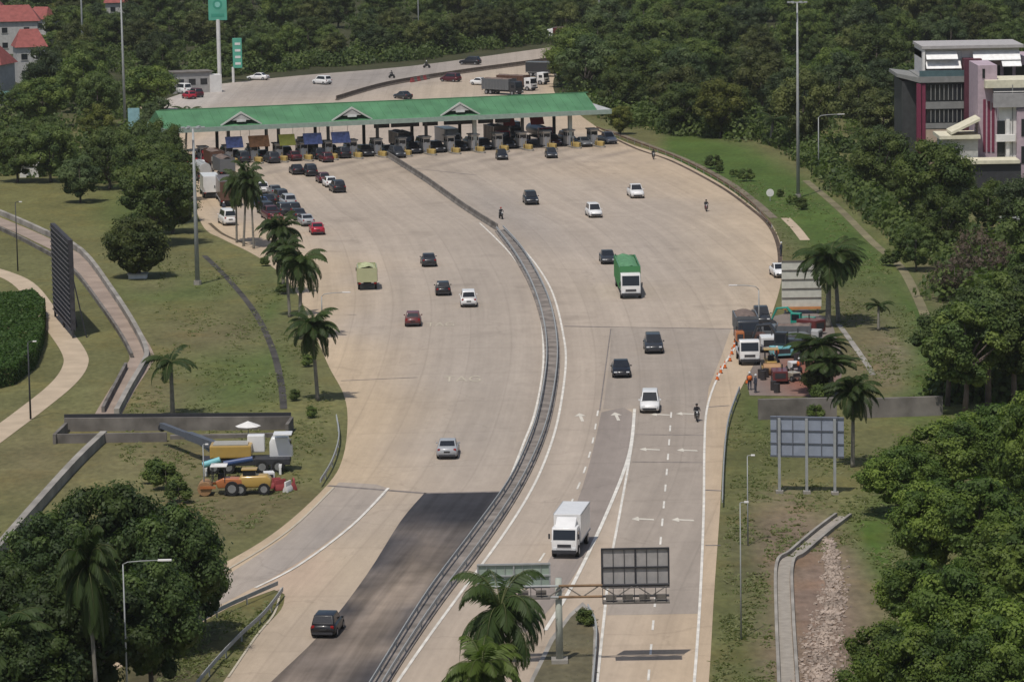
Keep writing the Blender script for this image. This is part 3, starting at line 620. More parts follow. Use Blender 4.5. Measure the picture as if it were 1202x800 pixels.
for k, px, py, rz, lab in (
    (('hatch', 'black'), 385, 742, AW(385, 735)-.02, 'black hatchback on the fresh asphalt at the lower left, nearest car'),
    (('sedan', 'silver'), 526, 534, AW(526, 530)+.05, 'silver saloon alone on the wide left carriageway above the asphalt patch'),
    (('hatch', 'darkred'), 485, 381, AW(485, 380), 'dark red hatchback beside the faded road lettering'),
    (('mpv', 'white'), 550, 358, AW(550, 356), 'white people carrier on the left carriageway close to the median bend'),
    (('hatch', 'black'), 520, 345, AW(520, 344), 'black hatchback just left of the white people carrier'),
    (('sedan', 'charcoal'), 503, 311, AW(503, 310), 'charcoal saloon midway up the left carriageway, above the black hatchback'),
    (('sedan', 'red'), 372, 274, AW(372, 272), 'bright red saloon last in the queue for the left toll lanes'),
    (('sedan', 'silver'), 359, 264, AW(372, 272)+.1, 'silver saloon queueing directly ahead of the bright red saloon'),
    (('sedan', 'charcoal'), 350, 257, AW(372, 272)+.1, 'charcoal saloon queueing two cars ahead of the bright red saloon'),
    (('mpv', 'silver'), 338, 242, AW(338, 240)+.1, 'silver people carrier in the middle of the left queue'),
    (('mpv', 'charcoal'), 329, 236, AW(338, 240)+.1, 'charcoal people carrier just ahead of the silver one in the left queue'),
    (('sedan', 'black'), 314, 240, AW(338, 240)+.1, 'black saloon queueing behind the palm crowns on the left'),
    (('mpv', 'white'), 306, 227, AW(338, 240)+.1, 'white people carrier queueing nearest the trio of palm crowns'),
    (('pickup', 'maroon'), 318, 257, AW(338, 240)+.1, 'maroon pickup truck queueing above the second palm'),
    (('sedan', 'pinkred'), 325, 265, AW(338, 240)+.1, 'faded red saloon half hidden by the second palm crown'),
    (('sedan', 'black'), 348, 204, AW(348, 203)+.05, 'black saloon approaching the booths with a pale rear window, left of the short queue'),
    (('mpv', 'black'), 364, 206, AW(348, 203)+.05, 'black people carrier beside the pale windowed saloon near the booths'),
    (('hatch', 'maroon'), 379, 214, AW(348, 203)+.05, 'maroon hatchback in the short queue of three'),
    (('hatch', 'white'), 387, 219, AW(348, 203)+.05, 'white hatchback between the maroon and the black car of the short queue'),
    (('suv', 'black'), 396, 225, AW(348, 203)+.05, 'black off-roader at the back of the short queue'),
    (('sedan', 'black'), 300, 222, AW(338, 240)+.1, 'black saloon in the left queue beside the grey tipper lorry'),
    (('suv', 'charcoal'), 332, 252, AW(338, 240)+.1, 'charcoal off-roader in the left queue right of the maroon pickup'),
    (('hatch', 'black'), 344, 250, AW(338, 240)+.1, 'black hatchback just behind the silver people carrier in the left queue'),
    (('sedan', 'grey'), 322, 229, AW(338, 240)+.1, 'grey saloon ahead of the charcoal people carrier in the left queue'),
    (('mpv', 'black'), 312, 251, AW(338, 240)+.1, 'black people carrier left of the maroon pickup in the queue'),
    (('sedan', 'blue'), 306, 243, AW(338, 240)+.1, 'dark blue saloon farthest left in the queue, partly behind the palms'),
    (('van', 'white'), 267, 263, AW(300, 240)+.1, 'white van on the far left shoulder beside the tall lamp mast'),
):
    place(k, px, py, rz, lab, 'van' if k[0] == 'van' else 'car', C1)
for k, px, py, lab in (
    (('hatch', 'black'), 589, 187, 'black hatchback just out of the toll booths, left one of two'),
    (('hatch', 'charcoal'), 647, 185, 'charcoal hatchback just out of the toll booths, right one of two'),
    (('suv', 'black'), 623, 239, 'black off-roader above the median tip on the right carriageway'),
    (('mpv', 'white'), 697, 254, 'white people carrier with black windscreen on the upper right carriageway'),
    (('pickup', 'white'), 746, 231, 'white pickup truck highest on the right carriageway'),
    (('sedan', 'charcoal'), 713, 308, 'charcoal saloon beside the green lorry'),
    (('suv', 'charcoal'), 767, 412, 'dark off-roader entering the darker paving, right one'),
    (('sedan', 'black'), 729, 440, 'black saloon on the darker paving below the dark off-roader'),
    (('mpv', 'white'), 763, 481, 'white people carrier passing the start of the painted arrows'),
):
    place(k, px, py, AW(px, py)*.6+PI if py < 330 else AW(px, py)+PI if py > 450 else PI+.0, lab, 'car', C2)
place(('box', 'white', 'white', 7.0, 2.1, 3.1, 2.35), 670, 645, PI-.16, 'white box lorry driving towards the gantry signs', 'lorry', C2)
place(('open', 'white', 'green', 13.5, 2.45, 3.5, 2.9), 737, 342, PI+.02, 'long green tarpaulined lorry with a white cab on the right carriageway', 'lorry', C2)
place(('open', 'lgrey', 'lime', 6.2, 2.3, 2.7, 2.2), 431, 337, AW(431, 337), 'lorry with a yellow green load on the left carriageway', 'lorry', C1)
place(('box', 'white', 'brown', 12.0, 2.5, 3.7, 2.8), 266, 238, .14, 'long brown box lorry queueing at the left edge of the plaza', 'lorry', C1)
place(('box', 'lgrey', 'white', 8.0, 2.4, 3.3, 2.6), 246, 230, .16, 'white box lorry ahead of the brown one at the left edge', 'lorry', C1)
place(('tipper', 'lgrey', 'grey', 8.5, 2.45, 3.0, 2.6), 262, 206, .25, 'grey tipper lorry waiting by the leftmost booths', 'lorry', C1)
place(('tank', 'white', 'lgrey', 8.5, 2.4, 3.0, 2.6), 236, 210, .25, 'pale tanker lorry squeezed against the left verge trees', 'lorry', C1)
place(('sedan', 'white'), 915, 324, PI+.1, 'white saloon parked on the right edge by the slatted signboard', 'car')
place(('pickup', 'charcoal'), 893, 379, PI, 'dark pickup parked on the right shoulder above the white works truck', 'pickup truck')
# beyond the toll roof
for k, px, py, rz, lab, cat in (
    (('sedan', 'white'), 303, 94, 1.2, 'white saloon by the pylon signs beyond the toll roof', 'car'),
    (('mpv', 'white'), 378, 99, .75, 'white people carrier on the left carriageway beyond the toll roof', 'car'),
    (('suv', 'black'), 552, 76, 1.15, 'black off-roader highest but one on the distant road', 'car'),
    (('sedan', 'black'), 655, 64, 1.2, 'black saloon where the distant road meets the trees', 'car'),
    (('mpv', 'maroon'), 529, 96, .9, 'maroon people carrier just right of the distant barrier', 'car'),
    (('sedan', 'white'), 565, 100, -2.2, 'white saloon right of the maroon people carrier beyond the roof', 'car'),
    (('sedan', 'charcoal'), 473, 116, .6, 'dark car roof just showing above the toll roof', 'car'),
    (('mpv', 'white'), 680, 61, 1.2, 'white people carrier half hidden by roadside trees on the distant road', 'car')):
    place(k, px, py, rz, lab, cat)
place(('tipper', 'charcoal', 'grey', 9, 2.45, 3.1, 2.7), 590, 111, -2.3, 'grey tipper lorry queueing beyond the toll roof', 'lorry')
place(('tipper', 'white', 'brown', 8.5, 2.45, 3.0, 2.6), 607, 106, -2.2, 'brown loaded lorry beside the grey tipper beyond the roof', 'lorry')
place(('flat', 'white', 'grey', 8, 2.4, 2.8, 2.5), 622, 99, -2.1, 'flatbed lorry with white cab beyond the roof', 'lorry')
place(('box', 'silver', 'charcoal', 8, 2.4, 3.1, 2.6), 640, 90, -2.0, 'dark box lorry farthest back in the queue beyond the roof', 'lorry')
place(('box', 'white', 'darkred', 8, 2.4, 3.1, 2.6), 661, 47, 1.3, 'red and white lorry parked above the distant road', 'lorry')

# ------------------------------------------------------------------ motorcycles and people
def figure(joints, edges, rad, name, m, loc, rz, parent=None, keep=None):
    key = name
    me = bpy.data.meshes.new(name); me.from_pydata([Vector(j) for j in joints], edges, []); o = bpy.data.objects.new(name, me); COL.objects.link(o)
    md = o.modifiers.new('s', 'SKIN'); 
    for i, r in enumerate(rad): me.skin_vertices[0].data[i].radius = (r, r)
    me.skin_vertices[0].data[0].use_root = True
    sb = o.modifiers.new('b', 'SUBSURF'); sb.levels = 1; sb.render_levels = 1
    dg = bpy.context.evaluated_depsgraph_get(); dg.update(); m2 = bpy.data.meshes.new_from_object(o.evaluated_get(dg)); bpy.data.objects.remove(o)
    m2.materials.clear(); m2.materials.append(m)
    for p in m2.polygons: p.use_smooth = True
    return m2
E_ = [(0, 1), (1, 2), (2, 3), (2, 4), (4, 5), (5, 6), (2, 7), (7, 8), (8, 9), (0, 10), (10, 11), (11, 12), (12, 13), (0, 14), (14, 15), (15, 16), (16, 17)]
RAD = [.15, .15, .16, .06, .075, .055, .04, .075, .055, .04, .10, .075, .05, .05, .10, .075, .05, .05]
stand = [(0, 0, .95), (0, .01, 1.15), (0, 0, 1.40), (0, .01, 1.55), (.2, 0, 1.42), (.26, 0, 1.13), (.25, .1, .88), (-.2, 0, 1.42), (-.26, 0, 1.13), (-.24, .12, .9), (.1, 0, .88), (.12, .03, .48), (.12, 0, .08), (.12, .14, .04), (-.1, 0, .88), (-.12, .03, .48), (-.12, 0, .08), (-.12, .14, .04)]
ride = [(0, -.15, .82), (0, -.10, 1.02), (0, .0, 1.25), (0, .06, 1.40), (.2, .02, 1.27), (.28, .25, 1.08), (.27, .52, 1.02), (-.2, .02, 1.27), (-.28, .25, 1.08), (-.27, .52, 1.02), (.14, -.05, .78), (.2, .32, .68), (.17, .16, .3), (.17, .3, .26), (-.14, -.05, .78), (-.2, .32, .68), (-.17, .16, .3), (-.17, .3, .26)]
MS = figure(stand, E_, RAD, 'person_stand', mat('worker_clothes', (.05, .055, .075), .9), None, 0)
MR = figure(ride, E_, RAD, 'person_ride', mat('rider_clothes', (.035, .035, .04), .9), None, 0)
HEADM = MB(); 
def uv_sphere(mb, c, r, n=10, m=7, sq=(1, 1, 1)):
    secs = []
    for j in range(1, m):
        a = math.pi*j/m; secs.append([(c[0]+sq[0]*r*math.sin(a)*math.cos(2*math.pi*i/n), c[1]+sq[1]*r*math.sin(a)*math.sin(2*math.pi*i/n), c[2]-sq[2]*r*math.cos(a)) for i in range(n)])
    return mb.loft(secs)
def person(me, px, py, rz, label, hz, helmet, top=None, group=None, hy=0):
    g = G(px, py); o = bpy.data.objects.new('person', me); COL.objects.link(o); o.location = (g.x, g.y, .03); o.rotation_euler = (0, 0, rz); tag(o, label, 'person', group)
    uv_sphere(MB(), (0, hy, hz), .115, sq=(.85, 1, 1.1)).obj('face', mat('skin_tone', (.25, .14, .09), .7), o, True)
    uv_sphere(MB(), (0, hy-.015, hz+.035), .135, sq=(.95, 1, 1)).obj('helmet', helmet, o, True)
    if top: MB().loft([[(sx*a, sy*b, z) for sx, sy in ((-1, -1), (1, -1), (1, 1), (-1, 1))] for a, b, z in ((.19, .15, .98), (.20, .155, 1.15), (.22, .155, 1.38), (.12, .10, 1.45))]).obj('vest', top, o, True)
    return o
def motorbike(px, py, rz, label, col):
    g = G(px, py); t = thing('motorcycle', (g.x, g.y, .03), rz, label, 'motorcycle')
    wm = MB().cyl((-.05, 0, 0), (.05, 0, 0), .29, n=14).mesh('wheel', M_TYRE)
    for y in (-.62, .62): q = bpy.data.objects.new('wheel', wm); COL.objects.link(q); q.parent = t; q.location = (0, y, .29)
    MB().yz([(-.75, .62), (-.2, .42), (.2, .35), (.42, .6), (.5, .92), (.34, .92), (.2, .66), (-.1, .70), (-.6, .78)], -.11, .11).obj('body', paint(col), t, True, .03)
    MB().box((0, -.25, .76), (.26, .7, .09)).obj('seat', M_TYRE, t, bevel=.03)
    MB().tube([(-.33, .42, 1.0), (0, .5, 1.0), (.33, .42, 1.0)], .02).tube([(0, .62, .3), (0, .48, 1.0)], .035).obj('handlebar', M_STEEL, t)
    MB().box((0, .58, .88), (.14, .1, .14)).obj('headlight', M_HEAD, t, bevel=.03)
    return t
M_HELW = mat('white_helmet', (.6, .6, .6), .3); M_HELB = mat('black_helmet', (.02, .02, .02), .3); M_HELR = mat('red_helmet', (.35, .03, .03), .3)
for px, py, rz, wh, c, hm in ((829, 248, PI, 'near the upper right curve of the plaza', 'red', M_HELB), (818, 494, PI, 'beside the painted arrows on the right carriageway', 'black', M_HELB), (588, 257, PI+.3, 'at the tip of the median', 'charcoal', M_HELR), (767, 187, PI, 'hugging the upper right kerb', 'black', M_HELB), (460, 92, .9, 'on the distant road, the lower of two', 'black', M_HELB), (501, 80, 1.1, 'on the distant road, the higher of two', 'charcoal', M_HELW)):
    motorbike(px, py, rz, '%s motorcycle %s' % (c, wh), c); person(MR, px, py, rz, 'person in dark clothes riding a %s motorcycle %s' % (c, wh), 1.50, hm, hy=.07)
M_VEST = mat('orange_vest', (.6, .14, .03), .8)
for px, py, rz, lab, v in ((917, 301, 1, 'person in dark clothes standing by the right kerb above the parked white saloon', None), (880, 458, 0, 'person in orange vest at the foot of the roadworks apron', M_VEST), (887, 461, 2, 'person in dark clothes beside the orange vested worker', None), (912, 427, 1, 'person in orange vest behind the yellow roller', M_VEST), (938, 441, 2, 'person in orange vest on the red earth', M_VEST), (263, 252, 0, 'person in blue standing behind the brown lorry', None)):
    person(MS, px, py, rz, lab, 1.68, M_HELW, v)

# ------------------------------------------------------------------ toll plaza
ZE = 5.3
A0 = G(201, 157, ZE); A1 = G(718, 134, ZE); U = (A1-A0); U.z = 0; LEN = U.length; U.normalize(); ANG = math.atan2(U.y, U.x)
tc_ = thing('toll_canopy', (A0.x, A0.y, 0), ANG, 'long green pitched toll plaza roof with three small gables on columns', 'canopy')
DEP = 14.0; ZR = 8.5
M_GREEN = mat('green_metal_roof', (.080, .200, .098), .55, 0, var=.2, scale=.3)
M_GREENT = mat('grey_green_fascia', (.27, .34, .29), .6)
ov = 2.3
roof = MB().add([(-1, .4, 6.0), (LEN-ov, .4, 6.0), (LEN-ov, DEP/2, ZR), (-1, DEP/2, ZR), (LEN-ov, DEP-.4, 6.0), (-1, DEP-.4, 6.0)], [(0, 1, 2, 3), (3, 2, 4, 5), (0, 5, 4, 1), (0, 3, 5), (1, 4, 2)])
roof.obj('roof', M_GREEN, tc_)
sm = MB()
for i in range(int(LEN/1.5)):
    x = .2+i*1.5
    if x < LEN-ov-.2: sm.add([(x-.03, .45, 6.06), (x+.03, .45, 6.06), (x+.03, DEP/2-.05, ZR+.03), (x-.03, DEP/2-.05, ZR+.03), (x-.03, .45, 6.0), (x+.03, .45, 6.0), (x+.03, DEP/2-.05, ZR-.05), (x-.03, DEP/2-.05, ZR-.05)], [(0, 1, 2, 3), (0, 4, 5, 1), (0, 3, 7, 4), (1, 5, 6, 2)])
sm.obj('roof_seams', M_GREEN, tc_)
MB().box((LEN/2-ov/2, DEP/2, ZR+.02), (LEN-ov+1, .35, .14)).obj('ridge_cap', M_GREEN, tc_)
fb = MB(); fb.box((LEN/2-.5, .1, 5.72), (LEN+1, .25, .75)); fb.box((LEN/2-.5, DEP-.1, 5.72), (LEN+1, .25, .75)); fb.box((LEN, DEP/2, 5.72), (.25, DEP-.45, .75)); fb.box((-1, DEP/2, 5.72), (.25, DEP-.45, .75)); fb.obj('fascia', M_GREENT, tc_)
MB().add([(LEN-ov-.1, .2, 6.02), (LEN, .0, 6.12), (LEN, DEP, 6.12), (LEN-ov-.1, DEP-.2, 6.02), (LEN-ov-.05, 3, 7.0), (LEN-ov-.05, DEP-3, 7.0)], [(0, 1, 4), (1, 2, 5, 4), (2, 3, 5), (0, 4, 5, 3), (0, 3, 2, 1)]).obj('end_skirt', mat('pale_skirt', (.36, .37, .36), .6), tc_)
MB().box((LEN/2-.5, DEP/2, 5.45), (LEN+.5, DEP-.5, .16)).obj('soffit', mat('dark_soffit', (.10, .10, .10), .8), tc_)
M_TRIM = mat('gable_trim', (.52, .52, .48), .6)
def TL(u, v, z=0): return Vector((A0.x, A0.y, 0))+U*u+Vector((-U.y, U.x, 0))*v+Vector((0, 0, z))
def u_at(px, z, v):   # solve u so that the point shows at px
    lo, hi = -5, LEN+5
    for _ in range(40):
        m_ = (lo+hi)/2
        if P(TL(m_, v, z))[0] < px: lo = m_
        else: hi = m_
    return lo
for gx in (283, 413, 540):
    u = u_at(gx, 7.2, .9)
    g = MB(); wv = 3.1; zt = 8.15; yb = 4.9
    g.add([(u-wv, .9, 6.25), (u+wv, .9, 6.25), (u, .9, zt), (u, DEP/2-.8, zt)], [(0, 2, 3), (1, 3, 2)]); gr_ = g.obj('gable_roof', M_GREEN, tc_)
    tr = MB()
    for s in (-1, 1):
        a = Vector((u+s*(wv+.35), .8, 6.1)); b = Vector((u, .8, zt+.12)); d = (b-a); n_ = Vector((0, 0, .28))
        tr.add([a-n_*.3, b-n_, b+n_*.2, a+n_*.6, a-n_*.3+Vector((0, .2, 0)), b-n_+Vector((0, .2, 0)), b+n_*.2+Vector((0, .2, 0)), a+n_*.6+Vector((0, .2, 0))], [(0, 1, 2, 3), (7, 6, 5, 4), (0, 4, 5, 1), (1, 5, 6, 2), (2, 6, 7, 3), (3, 7, 4, 0)])
    tr.obj('gable_trim', M_TRIM, tc_)
    MB().add([(u-1.6, .88, 6.9), (u+1.6, .88, 6.9), (u, .88, 7.95), (u-1.6, 1.0, 6.9), (u+1.6, 1.0, 6.9), (u, 1.0, 7.95)], [(0, 1, 2), (5, 4, 3), (0, 3, 4, 1), (1, 4, 5, 2), (2, 5, 3, 0)]).obj('gable_louvre', mat('louvre', (.42, .41, .39), .8), tc_)
    MB().box((u, .8, 6.82), (1.5, .2, .34)).obj('gable_sign', mat('gable_white', (.62, .63, .6), .6), tc_)
NL = 17; PW = (LEN-4)/NL
cols = MB().box((0, 0, 2.75), (.45, .45, 5.5)).mesh('column', mat('dark_column', (.075, .075, .07), .7)); colw = MB().box((0, 0, 2.75), (.6, .6, 5.5)).mesh('column', mat('pale_column', (.42, .44, .40), .7))
for i in range(0, NL+1, 2):
    for y in (2.4, DEP-3.0):
        q = bpy.data.objects.new('column', colw if (i in (12, 16) and y < 5) else cols); COL.objects.link(q); q.parent = tc_; q.location = (1.6+i*PW+(.0), y, 0)
def TL(u, v, z=0): return Vector((A0.x, A0.y, 0))+U*u+Vector((-U.y, U.x, 0))*v+Vector((0, 0, z))
M_BOOTH = mat('booth_panel', (.66, .61, .54), .7); M_BOOTH2 = mat('booth_roof', (.40, .38, .35), .7)
def booth():
    t = thing('toll_booth', (0, 0, 0))
    MB().box((0, 0, .75), (1.25, 2.2, 1.15)).obj('lower_panel', M_BOOTH, t, bevel=.03)
    f = MB()
    for x in (-.57, .57):
        for y in (-1.05, 0, 1.05): f.box((x, y, 1.85), (.08, .08, 1.1))
    f.obj('window_frame', M_BOOTH, t)
    MB().box((0, 0, 1.85), (1.16, 2.12, .62)).obj('window', M_GLASS, t)
    MB().box((0, 0, 2.3), (1.22, 2.16, .3)).box((0, 0, 1.42), (1.22, 2.16, .22)).obj('window_surround', M_BOOTH, t)
    MB().box((0, 0, 2.50), (1.6, 2.6, .2)).obj('roof', M_BOOTH2, t, bevel=.03)
    return t
def island():
    t = thing('toll_island', (0, 0, 0))
    MB().prism([(-.75, -8), (-.45, -9.2), (0, -9.6), (.45, -9.2), (.75, -8), (.75, 9), (0, 10.5), (-.75, 9)], .0, .22).obj('kerb_base', M_CONC, t)
    MB().prism([(-.6, -7.6), (-.45, -8.6), (0, -9.1), (.45, -8.6), (.6, -7.6), (.6, -6.6), (-.6, -6.6)], .22, .9).obj('crash_nose', M_YELLOW, t, bevel=.05)
    s = MB()
    for k in range(1): s.box((0, -7.4, .56), (1.24, .3, .7))
    s.obj('nose_stripe', M_DARKMETAL, t)
    for y in (-5.2, -3.8): MB().cyl((.3, y, .2), (.3, y, 1.3), .09).obj('bollard', M_YELLOW, t)
    MB().box((-.2, -4.6, 1.0), (.35, .3, 1.6)).obj('card_reader', M_WWALL, t, bevel=.03)
    return t
b0 = booth(); i0 = island()
ORD = ['leftmost', 'second', 'third', 'fourth', 'fifth', 'sixth', 'seventh', 'eighth', 'ninth', 'tenth', 'eleventh', 'twelfth', 'thirteenth', 'fourteenth', 'fifteenth', 'sixteenth', 'seventeenth', 'rightmost']
def orl(i, n=None): return ORD[i]+('' if i in (0, 17) else ' from the left')
for i in range(1, NL+1):
    u = 1.6+i*PW-PW*.0; nb = orl(i-1) if i < NL+1 else ''
    v = 3.2
    tI = i0 if i == 1 else dup(i0); tI.location = TL(u, v+3.6); tI.rotation_euler = (0, 0, ANG); tag(tI, 'concrete toll island with crash nose, %s' % nb, 'toll island', 'toll islands under the green roof'); tI.location.z = .03
    tB = b0 if i == 1 else dup(b0); tB.location = TL(u, v); tB.location.z = .2; tB.rotation_euler = (0, 0, ANG); tag(tB, 'small cream toll booth, %s' % nb, 'toll booth', 'toll booths under the green roof')
def lane_sign(u, v, wd, hg, z, m, label, name='lane_banner'):
    g = TL(u, v); t = thing(name, (g.x, g.y, z), ANG, label, 'sign', 'banners over the toll lanes')
    MB().add([(-wd/2, -.5, -hg/2), (wd/2, -.5, -hg/2), (wd/2, .5, hg/2), (-wd/2, .5, hg/2), (-wd/2, -.44, -hg/2-.08), (wd/2, -.44, -hg/2-.08), (wd/2, .56, hg/2-.08), (-wd/2, .56, hg/2-.08)], [(0, 1, 2, 3), (7, 6, 5, 4), (0, 4, 5, 1), (1, 5, 6, 2), (2, 6, 7, 3), (3, 7, 4, 0)]).obj('panel', m, t)
    for s in (-1, 1): MB().tube([(s*wd*.42, .5, hg/2-.1), (s*wd*.42, .6, 5.4-z)], .035).obj('hanger', M_STEEL, t)
M_BAN = {'blue': mat('blue_banner', (.20, .25, .50), .7, var=.3, scale=2), 'orange': mat('orange_banner', (.45, .22, .10), .7, var=.3, scale=2), 'yellow': mat('yellow_banner', (.60, .60, .12), .7), 'red': mat('red_banner', (.32, .05, .06), .7), 'white': mat('white_banner', (.6, .58, .55), .7)}
for px, wpx, c, lab in ((275, 20, 'blue', 'blue banner over the second toll lane'), (304, 24, 'orange', 'orange brown banner over the third toll lane'), (337, 19, 'yellow', 'bright yellow banner over the fourth toll lane'), (367, 22, 'blue', 'blue banner between the yellow one and the next blue one'), (400, 22, 'blue', 'blue banner over the sixth toll lane, farther right of the two together')):
    lane_sign(u_at(px, 3.6, 1.6), 1.6, wpx/7.1, 1.7, 3.35, M_BAN[c], lab)
for px, wpx, c, lab in ((597, 14, 'red', 'red back of a lane sign beyond the right hand booths'), (630, 16, 'red', 'dark red lane sign at the right end booths')):
    lane_sign(u_at(px, 4.2, 9), 9, wpx/6.8, 1.6, 4.2, M_BAN[c], lab)
# dark overhead lane displays, right half
for k, px in enumerate((448, 468, 483, 505, 530, 548, 570, 590)):
    g = TL(u_at(px, 4.6, 4), 4); t = thing('lane_display', (g.x, g.y, 4.75), ANG, 'dark overhead lane display under the toll roof, %s of eight' % ORD[k], 'sign', 'dark lane displays under the toll roof')
    MB().box((0, 0, 0), (2.6, .3, .8)).obj('cabinet', M_DARKMETAL, t, bevel=.03); MB().tube([(-.9, 0, .4), (-.9, 0, .72)], .04).obj('hanger', M_STEEL, t); MB().tube([(.9, 0, .4), (.9, 0, .72)], .04).obj('hanger', M_STEEL, t)
# white kiosks of the right half
# vehicles in the toll lanes
lanecars = [(0, 'sedan', 'red', 2), (0, 'hatch', 'maroon', 9), (1, 'mpv', 'black', 3), (2, 'mpv', 'charcoal', .5), (2, 'sedan', 'charcoal', 7), (3, 'suv', 'charcoal', -2.5), (3, 'sedan', 'black', 4), (4, 'sedan', 'maroon', -.5), (4, 'suv', 'black', 6), (5, 'mpv', 'black', 0), (6, 'suv', 'black', 0), (6, 'sedan', 'charcoal', 8),
            (7, 'suv', 'black', 1), (8, 'sedan', 'charcoal', 2), (8, 'mpv', 'black', 9), (9, 'suv', 'black', 2), (10, 'suv', 'black', 2), (11, 'sedan', 'black', 3), (12, 'mpv', 'charcoal', 3), (13, 'suv', 'black', 3), (14, 'sedan', 'darkred', 8), (15, 'suv', 'maroon', 4), (16, 'sedan', 'grey', 0), (1, 'sedan', 'black', 11), (5, 'hatch', 'maroon', -5.5), (7, 'mpv', 'grey', 10), (8, 'suv', 'charcoal', -3.5), (10, 'mpv', 'charcoal', 10), (12, 'sedan', 'black', 10), (3, 'mpv', 'black', 11), (16, 'suv', 'black', 9), (2, 'hatch', 'blue', 13)]
CN = dict(hatch='hatchback', sedan='saloon', mpv='people carrier', suv='off-roader'); seen = {}
for ln, kd, cl, v in lanecars:
    u = 1.6+(ln+.5)*PW; g = TL(u, v+1.5); n_ = seen.get(ln, 0); seen[ln] = 1
    place((kd, cl), g, 0, ANG+(0 if ln < 7 else PI), '%s %s in the toll lane under the roof, %s%s' % (cl if cl != 'darkred' else 'dark red', CN[kd], orl(ln), ', farther back' if n_ else ''), 'car', 'cars in the toll lanes')
for ln, sp, v, lab in ((5, ('tipper', 'blue', 'charcoal', 7, 2.3, 2.8, 2.4), 9, 'blue cabbed tipper lorry in the sixth toll lane'), (9, ('tipper', 'grey', 'charcoal', 8, 2.4, 3.0, 2.6), 10, 'dark grey tipper lorry in the tenth toll lane'), (11, ('box', 'white', 'lgrey', 8, 2.4, 3.2, 2.5), 11, 'pale box lorry in the twelfth toll lane'), (13, ('tipper', 'red', 'brown', 8, 2.4, 3.3, 2.7), 10, 'red cabbed lorry in the fourteenth toll lane'), (15, ('tank', 'red', 'charcoal', 9, 2.4, 3, 2.7), 13, 'red cabbed tanker in the sixteenth toll lane'), (14, ('box', 'charcoal', 'charcoal', 8, 2.4, 3.4, 2.6), 16, 'dark box lorry in the fifteenth toll lane')):
    g = TL(1.6+(ln+.5)*PW, v); place(sp, g, 0, ANG+(0 if ln < 7 else PI), lab, 'lorry', 'lorries in the toll lanes')
place(('pickup', 'silver'), G(713, 168), 0, ANG+PI, 'silver pickup parked outside the right end of the toll roof', 'pickup truck')

# ------------------------------------------------------------------ masts, lamps, signs
def mast(px, py, ytop, label, heads=6, r=.28):
    g = G(px, py); h = HT(px, py, ytop); t = thing('high_mast', (g.x, g.y, 0), 0, label, 'light mast')
    MB().tube([(0, 0, 0), (0, 0, h*.5), (0, 0, h)], [r, r*.72, r*.42], 10).obj('pole', M_STEEL, t, True)
    MB().cyl((0, 0, 0), (0, 0, .5), r*1.6, n=10).obj('base', M_CONC, t)
    MB().tube([(math.cos(a)*.9, math.sin(a)*.9, h) for a in np.linspace(0, 2*math.pi, 13)], .05).obj('ring', M_STEEL, t)
    for k in range(heads):
        a = 2*math.pi*k/heads; MB().box((math.cos(a)*1.2, math.sin(a)*1.2, h+.02), (.5, .35, .22), a).obj('lamp_head', M_STEEL, t, bevel=.04)
mast(937, 232, 3, 'tall grey light mast on the bright grass band right of the plaza'); mast(232, 334, 150, 'grey light mast on the lawn left of the plaza', 6, .3)
mast(147, 152, -20, 'tall light mast standing in the left trees, nearer one'); mast(98, 78, -60, 'tall light mast standing in the left trees, farther one'); mast(704, 45, -60, 'distant light mast in the trees beyond the toll roof'); mast(492, 65, -50, 'thin distant light mast by the far road edge', 6, .16)
def lamp(px, py, ytop, armdx, label, r=.1, armz=.25, m=None, curve=False):
    g = G(px, py); h = HT(px, py, ytop); t = thing('street_lamp', (g.x, g.y, 0), 0, label, 'street lamp'); m = m or M_STEEL
    MB().tube([(0, 0, 0), (0, 0, h*.5), (0, 0, h)], [r, r*.8, r*.55], 8).obj('pole', m, t, True)
    pts = [(0, 0, h), (armdx*.12, 0, h+armz*.7), (armdx*.5, 0, h+armz), (armdx, 0, h+armz*1.1)]
    MB().tube(pts, r*.5, 6).obj('arm', m, t, True)
    MB().box((armdx*1.08, 0, h+armz*1.1), (abs(armdx)*.28+.2, .25, .12)).obj('lamp_head', M_WWALL, t, bevel=.04)
lamp(961, 205, 138, 3.2, 'street lamp with a pale flat arm rising from the right hand forest edge', .12, .4)
lamp(891, 383, 340, -2.6, 'curved arm street lamp leaning over the right shoulder by the parked pickup', .1, .5)
lamp(378, 372, 348, 2.6, 'curved arm street lamp over the left edge of the wide carriageway', .09, .4)
lamp(151, 860, 662, 2.4, 'slim street lamp in front of the big lower left trees', .07, .2)
lamp(21, 318, 238, 0.6, 'thin dark lamp post beside the left footpath, upper one', .09, .1, M_DARKMETAL); lamp(36, 492, 402, .6, 'thin dark lamp post beside the left footpath, lower one', .1, .1, M_DARKMETAL)
lamp(878, 640, 535, .4, 'thin grey post on the grass left of the blank signboard', .06, .05); lamp(870, 750, 590, .4, 'thin pale post lower on the grass right of the shoulder', .06, .05)
lamp(240, 582, 522, .3, 'thin grey post in front of the orange roller', .07, .05)
# round mirror / disc by the grass
g = G(904, 236); t = thing('round_sign', (g.x, g.y, 0), 0, 'small round white disc sign on the upper right verge', 'sign'); MB().cyl((0, 0, 0), (0, 0, 1.0), .05).obj('post', M_STEEL, t); MB().cyl((0, -.08, 1.2), (0, 0, 1.2), .55, n=20).obj('disc', M_WWALL, t)
